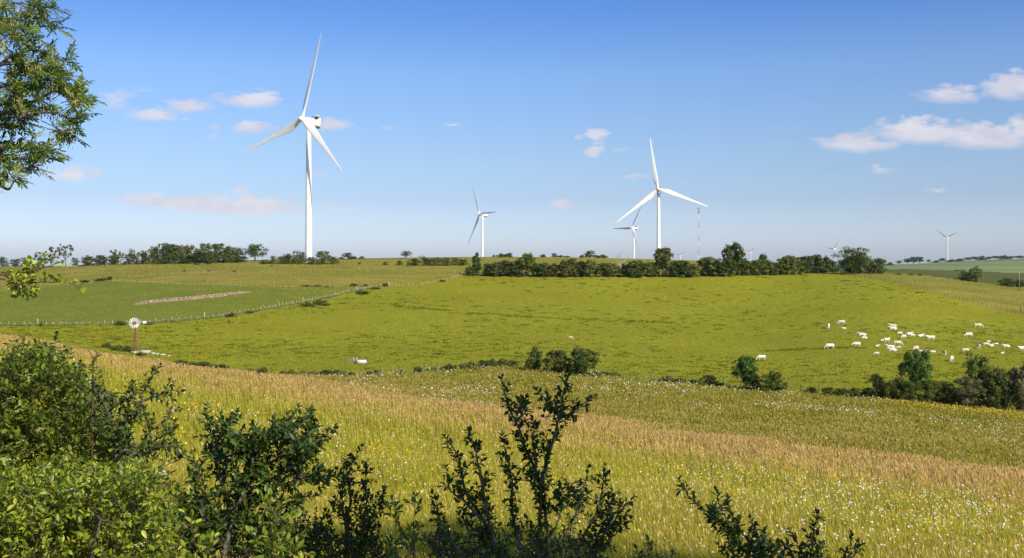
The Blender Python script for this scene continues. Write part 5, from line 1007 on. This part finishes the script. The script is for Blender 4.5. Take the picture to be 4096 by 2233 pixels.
stems_shrub('blackthorn_shrub', 'low dark tuft at the bottom edge between the central shrub and the leaning shoots', 'shrub', [[(2590, 2310), (2592, 2240), (2595, 2182)], [(2600, 2300), (2640, 2230)], [(2580, 2300), (2560, 2230)], [(2620, 2310), (2680, 2240)]], 6.0, 31, leaf=.036, wid=.019, step=.016, pal=DK, tw=(.04, .09), gap=.022, r0=.008)
# blackthorn beside the big left bush
stems_shrub('blackthorn_shrub', 'tangled blackthorn with crooked lichen branches right of the big left bush', 'shrub', [
 [(470, 2100), (480, 1900), (500, 1800), (592, 1775), (600, 1725), (566, 1600), (590, 1540), (618, 1490)], [(600, 1725), (650, 1690), (698, 1645)], [(566, 1606), (620, 1590), (650, 1570), (690, 1560)], [(480, 1900), (458, 1758), (432, 1645), (385, 1552), (372, 1500)], [(432, 1645), (500, 1600), (540, 1580), (530, 1555)],
 [(385, 1552), (420, 1570), (480, 1575)], [(500, 1800), (560, 1820), (640, 1790), (700, 1790)], [(480, 1900), (560, 1900), (640, 1870), (740, 1830)], [(500, 1830), (440, 1740), (400, 1700)], [(590, 1780), (640, 1750), (680, 1720)], [(432, 1645), (390, 1640), (350, 1600)], [(560, 1900), (640, 1930), (720, 1960)], [(470, 1700), (520, 1680), (560, 1650)]],
 6.3, 32, leaf=.034, wid=.018, step=.015, pal=DK + GR[:1] + [(.09, .12, .03)], tw=(.04, .12), gap=.022, r0=.014, mat='lichen', up=.3)
stems_shrub('dead_branch', 'bare forked dead twig sticking up beside the big left bush', 'branch', [[(372, 1560), (370, 1480), (378, 1440), (372, 1428), (355, 1404)], [(378, 1440), (392, 1424), (404, 1424)], [(374, 1450), (380, 1430), (391, 1410)]], 6.2, 33, leaf=.012, wid=.005, step=.06, pal=GR, tw=(.01, .02), gap=.1, r0=.007)

def bush(name, label, cat, regions, d0, d1, n, seed, leaf, wid, step, pal, lmat, tw=(.12, .26), lift=.5, blossoms=0, stems=9, gpal=None):
    n = int(n * 1.5); leaf *= .72; wid *= .76; step *= .86
    """dense bush: shoots fill a volume whose outline follows the regions (px, py, rx, ry)"""
    rg = np.random.default_rng(seed); LV = Leaves(); ST = MB(); TW = MB(); BL = MB(); pal = [np.array(c) for c in pal]; pts = []
    a = np.array([r[2] * r[3] for r in regions], float); a /= a.sum(); cx = np.mean([r[0] for r in regions]); 
    base = pt(cx, 2300, (d0 + d1) / 2); g = float(gz(base[0], base[1]))
    for _ in range(n):
        r = regions[rg.choice(len(regions), p=a)]; t = rg.uniform(0, 6.28); q = rg.random() ** .5; px, py = r[0] + math.cos(t) * q * r[2], r[1] + math.sin(t) * q * r[3]
        d = rg.uniform(d0, d1); p = pt(px, py, d); D = unit(np.array((math.cos(t) * q * .7, -.55 * rg.random(), lift + .4 * (-math.sin(t)) * q)) + rg.normal(0, .35, 3)); L_ = rg.uniform(*tw); st = p - D * L_
        P = twig(rg, LV, TW, st, D, L_, leaf, wid, step, pal, bare=.1); pts.append(st)
        if rg.random() < blossoms:
            c = P[-1]; 
            for _k in range(14):
                v = c + np.array((rg.normal(0, .016), rg.normal(0, .016), .012 + rg.normal(0, .004))); V = v + np.array([(0, 0, .004), (.005, 0, 0), (0, .005, 0), (-.005, 0, 0), (0, -.005, 0)]) * 1.1
                BL.add(V, None, [(0, 1, 2), (0, 2, 3), (0, 3, 4), (0, 4, 1)], col=(.62, .62, .34))
    pts = np.array(pts)
    for k in range(stems):
        tgt = pts[rg.integers(len(pts))]; b = np.array((base[0] + rg.uniform(-.3, .3), (d0 + d1) / 2 + .15, g - .05)); mid = (b + tgt) / 2 + rg.normal(0, .12, 3); C_ = curve([b, b * .6 + mid * .4 + rg.normal(0, .05, 3), mid, tgt], 6); ST.tube(C_, np.linspace(.02, .006, len(C_)), 6, cap=False)
        for _j in range(26):
            i = rg.integers(len(C_) // 3, len(C_)); q = pts[np.argmin(np.linalg.norm(pts[rg.integers(0, len(pts), 12)] - C_[i], axis=1))] if False else pts[(lambda ids: ids[np.argmin(np.linalg.norm(pts[ids] - C_[i], axis=1))])(rg.integers(0, len(pts), 25))]
            TW.tube(curve([C_[i], (C_[i] + q) / 2 + rg.normal(0, .04, 3), q], 3), [.006, .0055, .005, .0045, .004, .0035, .003], 5, cap=False)
    root = empty(name, (base[0], base[1], g)); tag(root, label, cat); inv = Matrix.Translation(-root.location)
    for nm, mb, mt in (('stems', ST, M['lichen']), ('twigs', TW, M['twig'])) + ((('blossoms', BL, FM),) if BL.n else ()):
        me = mb.mesh(nm, mt, nm != 'blossoms'); me.transform(inv); obj(nm, me, root)
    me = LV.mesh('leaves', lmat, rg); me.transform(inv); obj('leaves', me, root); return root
bush('dogwood_bush', 'big broad-leaved bush with cream blossom heads at the left edge', 'bush', [(60, 1490, 120, 110), (190, 1500, 130, 110), (270, 1500, 80, 70), (100, 1640, 230, 150), (330, 1600, 110, 110), (60, 1420, 60, 50), (160, 1410, 110, 45), (200, 1800, 330, 170), (-150, 1700, 250, 300), (440, 1730, 110, 100)], 6.4, 7.5, 900, 41, .052, .030, .026, GR + YG[2:3], LEAF['dog'], blossoms=.10)
bush('blackthorn_bush', 'dark leafy undergrowth below the broad dark shrub and the spires', 'bush', [(820, 2080, 110, 130), (960, 2110, 160, 110), (1150, 2120, 170, 100), (1330, 2180, 170, 60), (1480, 2170, 110, 70), (720, 2190, 120, 60)], 6.3, 7.2, 330, 43, .036, .020, .017, DK + [(.06, .12, .02)], LEAF['thorn'], tw=(.1, .22), stems=6)
bush('blackthorn_bush', 'low dark undergrowth around the foot of the central shrub', 'bush', [(1900, 2190, 150, 70), (2120, 2180, 150, 80), (2330, 2190, 130, 60), (1760, 2150, 80, 60)], 6.3, 7.2, 150, 44, .034, .019, .018, DK + GR[:1], LEAF['thorn'], tw=(.08, .2), stems=5)
bush('dogwood_bush', 'sunlit yellow-green bush filling the lower left corner', 'bush', [(150, 2120, 260, 170), (420, 2050, 240, 160), (560, 2180, 180, 130), (100, 1960, 200, 120), (330, 1900, 170, 80), (620, 2000, 110, 100), (-150, 2100, 250, 250), (540, 1900, 120, 60)], 4.9, 6.0, 850, 42, .046, .022, .020, GR[:2] + YG, LEAF['dog'], blossoms=.05)

# ------------------------------------------------------------------ ash tree leaning in at the top left
def ash():
    rg = np.random.default_rng(51); LV = Leaves(); BR = MB(); TW = MB(); SD = Leaves(); d = 11.0
    def twigtip(p, D):
        D = unit(D); L_ = rg.uniform(.12, .25); TW.tube([p - D * L_, p], [.005, .003], 4, cap=False)
        for k in range(int(rg.integers(4, 7))):
            a = k * 2.2 + rg.uniform(0, 1); s = unit(np.cross(D, (.1, .2, 1))); b = np.cross(D, s); o = math.cos(a) * s + math.sin(a) * b
            dd = unit(D * rg.uniform(.3, .9) + o * .9 + np.array((0, 0, .1))); q = p - D * rg.uniform(0, .1); Lr = rg.uniform(.13, .2); N_ = unit(np.array((.2, -.5, .8)) + rg.normal(0, .6, 3)); sd = unit(np.cross(dd, N_))
            e = q + dd * Lr + np.array((0, 0, -.035)); TW.tube([q, (q + e) / 2 + np.array((0, 0, .012)), e], [.0018, .0015, .001], 3, cap=False)
            c = np.array(ASHC[int(rg.integers(len(ASHC)))]) * rg.uniform(.7, 1.3)
            for j in range(4):
                m = q + (e - q) * (.3 + .2 * j)
                for sg in (-1, 1): LV.add(m, unit(dd * .75 + sg * sd * .75 + np.array((0, 0, -.18)) + rg.normal(0, .12, 3)), N_ + rg.normal(0, .2, 3), rg.uniform(.06, .09), .021, c)
            LV.add(e, unit(dd + (0, 0, -.2)), N_, .085, .023, c)
        if rg.random() < .75:
            c0 = p - D * rg.uniform(.08, .2)
            for k in range(22): SD.add(c0 + rg.normal(0, .03, 3) + np.array((0, 0, -.03)), unit((rg.normal(0, .35), rg.normal(0, .35), -1)), unit(rg.normal(0, 1, 3)), rg.uniform(.032, .045), .009, np.array((.45, .44, .10)) * rg.uniform(.7, 1.3))
    ASHC = [(.085, .14, .016), (.13, .19, .022), (.06, .105, .014), (.20, .25, .03)]
    T0 = np.array((-8.6, 11.4, float(gz(-8.6, 11.4))))
    trunk = curve([T0 - (0, 0, .3), T0 + (.1, 0, 2.5), T0 + (.35, -.1, 5.0), T0 + (.3, 0, 7.5), T0 + (.6, 0, 10.5)], 6); TR = MB(); TR.tube(trunk, np.linspace(.27, .07, len(trunk)), 12)
    limbs = [([(-700, 900), (-300, 560), (0, 455), (160, 448), (300, 430)], 11.0), ([(-700, 900), (-250, 720), (0, 610), (110, 590), (200, 575)], 10.8), ([(-500, 800), (-150, 520), (60, 400), (190, 360), (330, 300)], 11.3), ([(-600, 880), (-100, 760), (200, 722), (320, 672), (400, 620)], 11.0),
             ([(-500, 900), (0, 800), (170, 820), (300, 790), (385, 800)], 10.7), ([(-500, 1100), (-150, 1050), (0, 1110), (140, 1113), (240, 1120)], 10.9), ([(-500, 1150), (-100, 1180), (0, 1110), (110, 1190), (220, 1220)], 11.1), ([(-500, 1200), (-100, 1260), (0, 1300), (60, 1330), (100, 1270)], 11.0), ([(-500, 500), (-200, 200), (0, 60), (100, 20), (200, 60)], 11.2), ([(-600, 700), (-200, 300), (0, 180), (120, 140), (230, 60)], 11.0)]
    k = 1 / 1.756
    for P, dd in limbs:
        Q = [pt(x * k, y * k, dd + rg.normal(0, .08)) for x, y in P[1:]]; st = trunk[np.argmin(np.abs(trunk[:, 2] - (Q[0][2] - .9)))]
        C_ = curve([st] + Q, 6); BR.tube(C_, np.linspace(.034, .007, len(C_)), 7, cap=False)
    regs = [(60, 60, 130, 75, 34), (170, 40, 110, 60, 28), (245, 75, 45, 40, 8), (240, 20, 40, 20, 4), (80, 170, 110, 70, 24), (150, 130, 90, 60, 14), (230, 230, 60, 60, 14), (280, 250, 60, 60, 16), (100, 260, 100, 60, 20), (160, 330, 130, 60, 32), (300, 330, 70, 60, 26), (60, 390, 80, 50, 18), (220, 290, 80, 60, 18),
            (340, 380, 50, 40, 14), (390, 378, 25, 18, 5), (150, 420, 90, 50, 18), (60, 460, 80, 50, 18), (130, 480, 60, 30, 9), (330, 450, 45, 50, 16), (290, 500, 40, 50, 12), (230, 420, 50, 40, 9), (310, 530, 40, 28, 8), (30, 570, 40, 40, 9), (100, 590, 70, 40, 13), (170, 590, 70, 50, 18), (220, 610, 40, 40, 8), (150, 660, 50, 35, 9), (60, 640, 60, 40, 9), (50, 710, 40, 30, 5), (100, 700, 35, 25, 5), (60, 770, 18, 14, 2), (5, 780, 15, 10, 1), (30, 50, 60, 60, 10),
            (-150, 100, 150, 150, 40), (-150, 420, 150, 200, 50), (-180, 680, 150, 120, 20)]
    for x, y, rx, ry, n in regs:
        for _ in range(int(n * .31)):
            t = rg.uniform(0, 6.28); q = rg.random() ** .5; p = pt(x - 30 + math.cos(t) * q * rx * .8, y + 5 + math.sin(t) * q * ry * .75, d + rg.normal(0, .3)); twigtip(p, (.75 + rg.normal(0, .4), rg.normal(-.1, .4), .25 + rg.normal(0, .35)))
    root = empty('ash_tree', T0); tag(root, 'ash tree whose leafy branches with hanging seed bunches reach in at the top left', 'tree'); inv = Matrix.Translation(-Vector(T0))
    for nm, me in (('trunk', TR.mesh('trunk', M['bark'], True)), ('branches', BR.mesh('branches', M['lichen'], True)), ('twigs', TW.mesh('twigs', M['twig'])), ('leaves', LV.mesh('leaves', LEAF['ash'], rg, .18)), ('seed_bunches', SD.mesh('seed_bunches', LEAF['ash'], rg, .05))):
        me.transform(inv); obj(nm, me, root)
ash()
stems_shrub('hawthorn_branch', 'sunlit hawthorn branch with lobed leaves reaching in from the left over the crop', 'branch', [
 [(-260, 1230), (-120, 1130), (0, 1100), (60, 1098), (120, 1085), (180, 1068), (215, 1058)], [(-120, 1130), (0, 1116), (40, 1130), (90, 1135), (150, 1130), (240, 1128), (300, 1143)], [(60, 1098), (90, 1080), (110, 1068)], [(40, 1130), (80, 1150), (110, 1160)], [(90, 1135), (105, 1155), (120, 1172)], [(120, 1085), (150, 1060), (160, 1050)], [(40, 1128), (60, 1150), (80, 1168)], [(20, 1104), (60, 1120), (120, 1110)]],
 6.2, 34, leaf=.030, wid=.028, step=.017, pal=YG + GR[1:2], tw=(.03, .08), gap=.022, r0=.008, up=.1, dj=.15, lmat=LEAF['dog'], start=.35)

# ------------------------------------------------------------------ tall trees behind the viewpoint, whose shade falls over the foreground
def shade_tree(x, y, h, w, seed, label):
    z = float(gz(x, max(y, 0))) if y > 0 else -1.75; root = empty('tall_tree', (x, y, z)); tag(root, label, 'tree', 'trees behind the viewpoint')
    c = obj('crown', crown_mesh('crown', LM['dark'], seed, 'tree', 3000, .058), root); c.scale = (w / 2, w / 2, h); t = obj('trunk', _tl['tree'][0], root); t.scale = (w / 2, w / 2, h)
shade_tree(10.3, -6.5, 13.0, 6.6, 71, 'tall tree behind the viewpoint, nearest to the foreground shrubs')
shade_tree(16.4, -6.5, 17.6, 7.5, 72, 'taller tree behind the viewpoint, farther to the right')

# ------------------------------------------------------------------ thin summer haze
hz, hN, hL = new_mat('summer_haze'); ho = hN.new('ShaderNodeOutputMaterial'); hv = hN.new('ShaderNodeVolumePrincipled')
hv.inputs['Color'].default_value = (.86, .92, 1, 1); hv.inputs['Density'].default_value = HAZE; hv.inputs['Anisotropy'].default_value = .2; hL.new(hv.outputs[0], ho.inputs['Volume'])
mb = MB(); mb.box((0, 4550, 52), (17000, 9500, 204)); hb = obj('haze', mb.mesh('haze', hz)); tag(hb, kind='stuff')
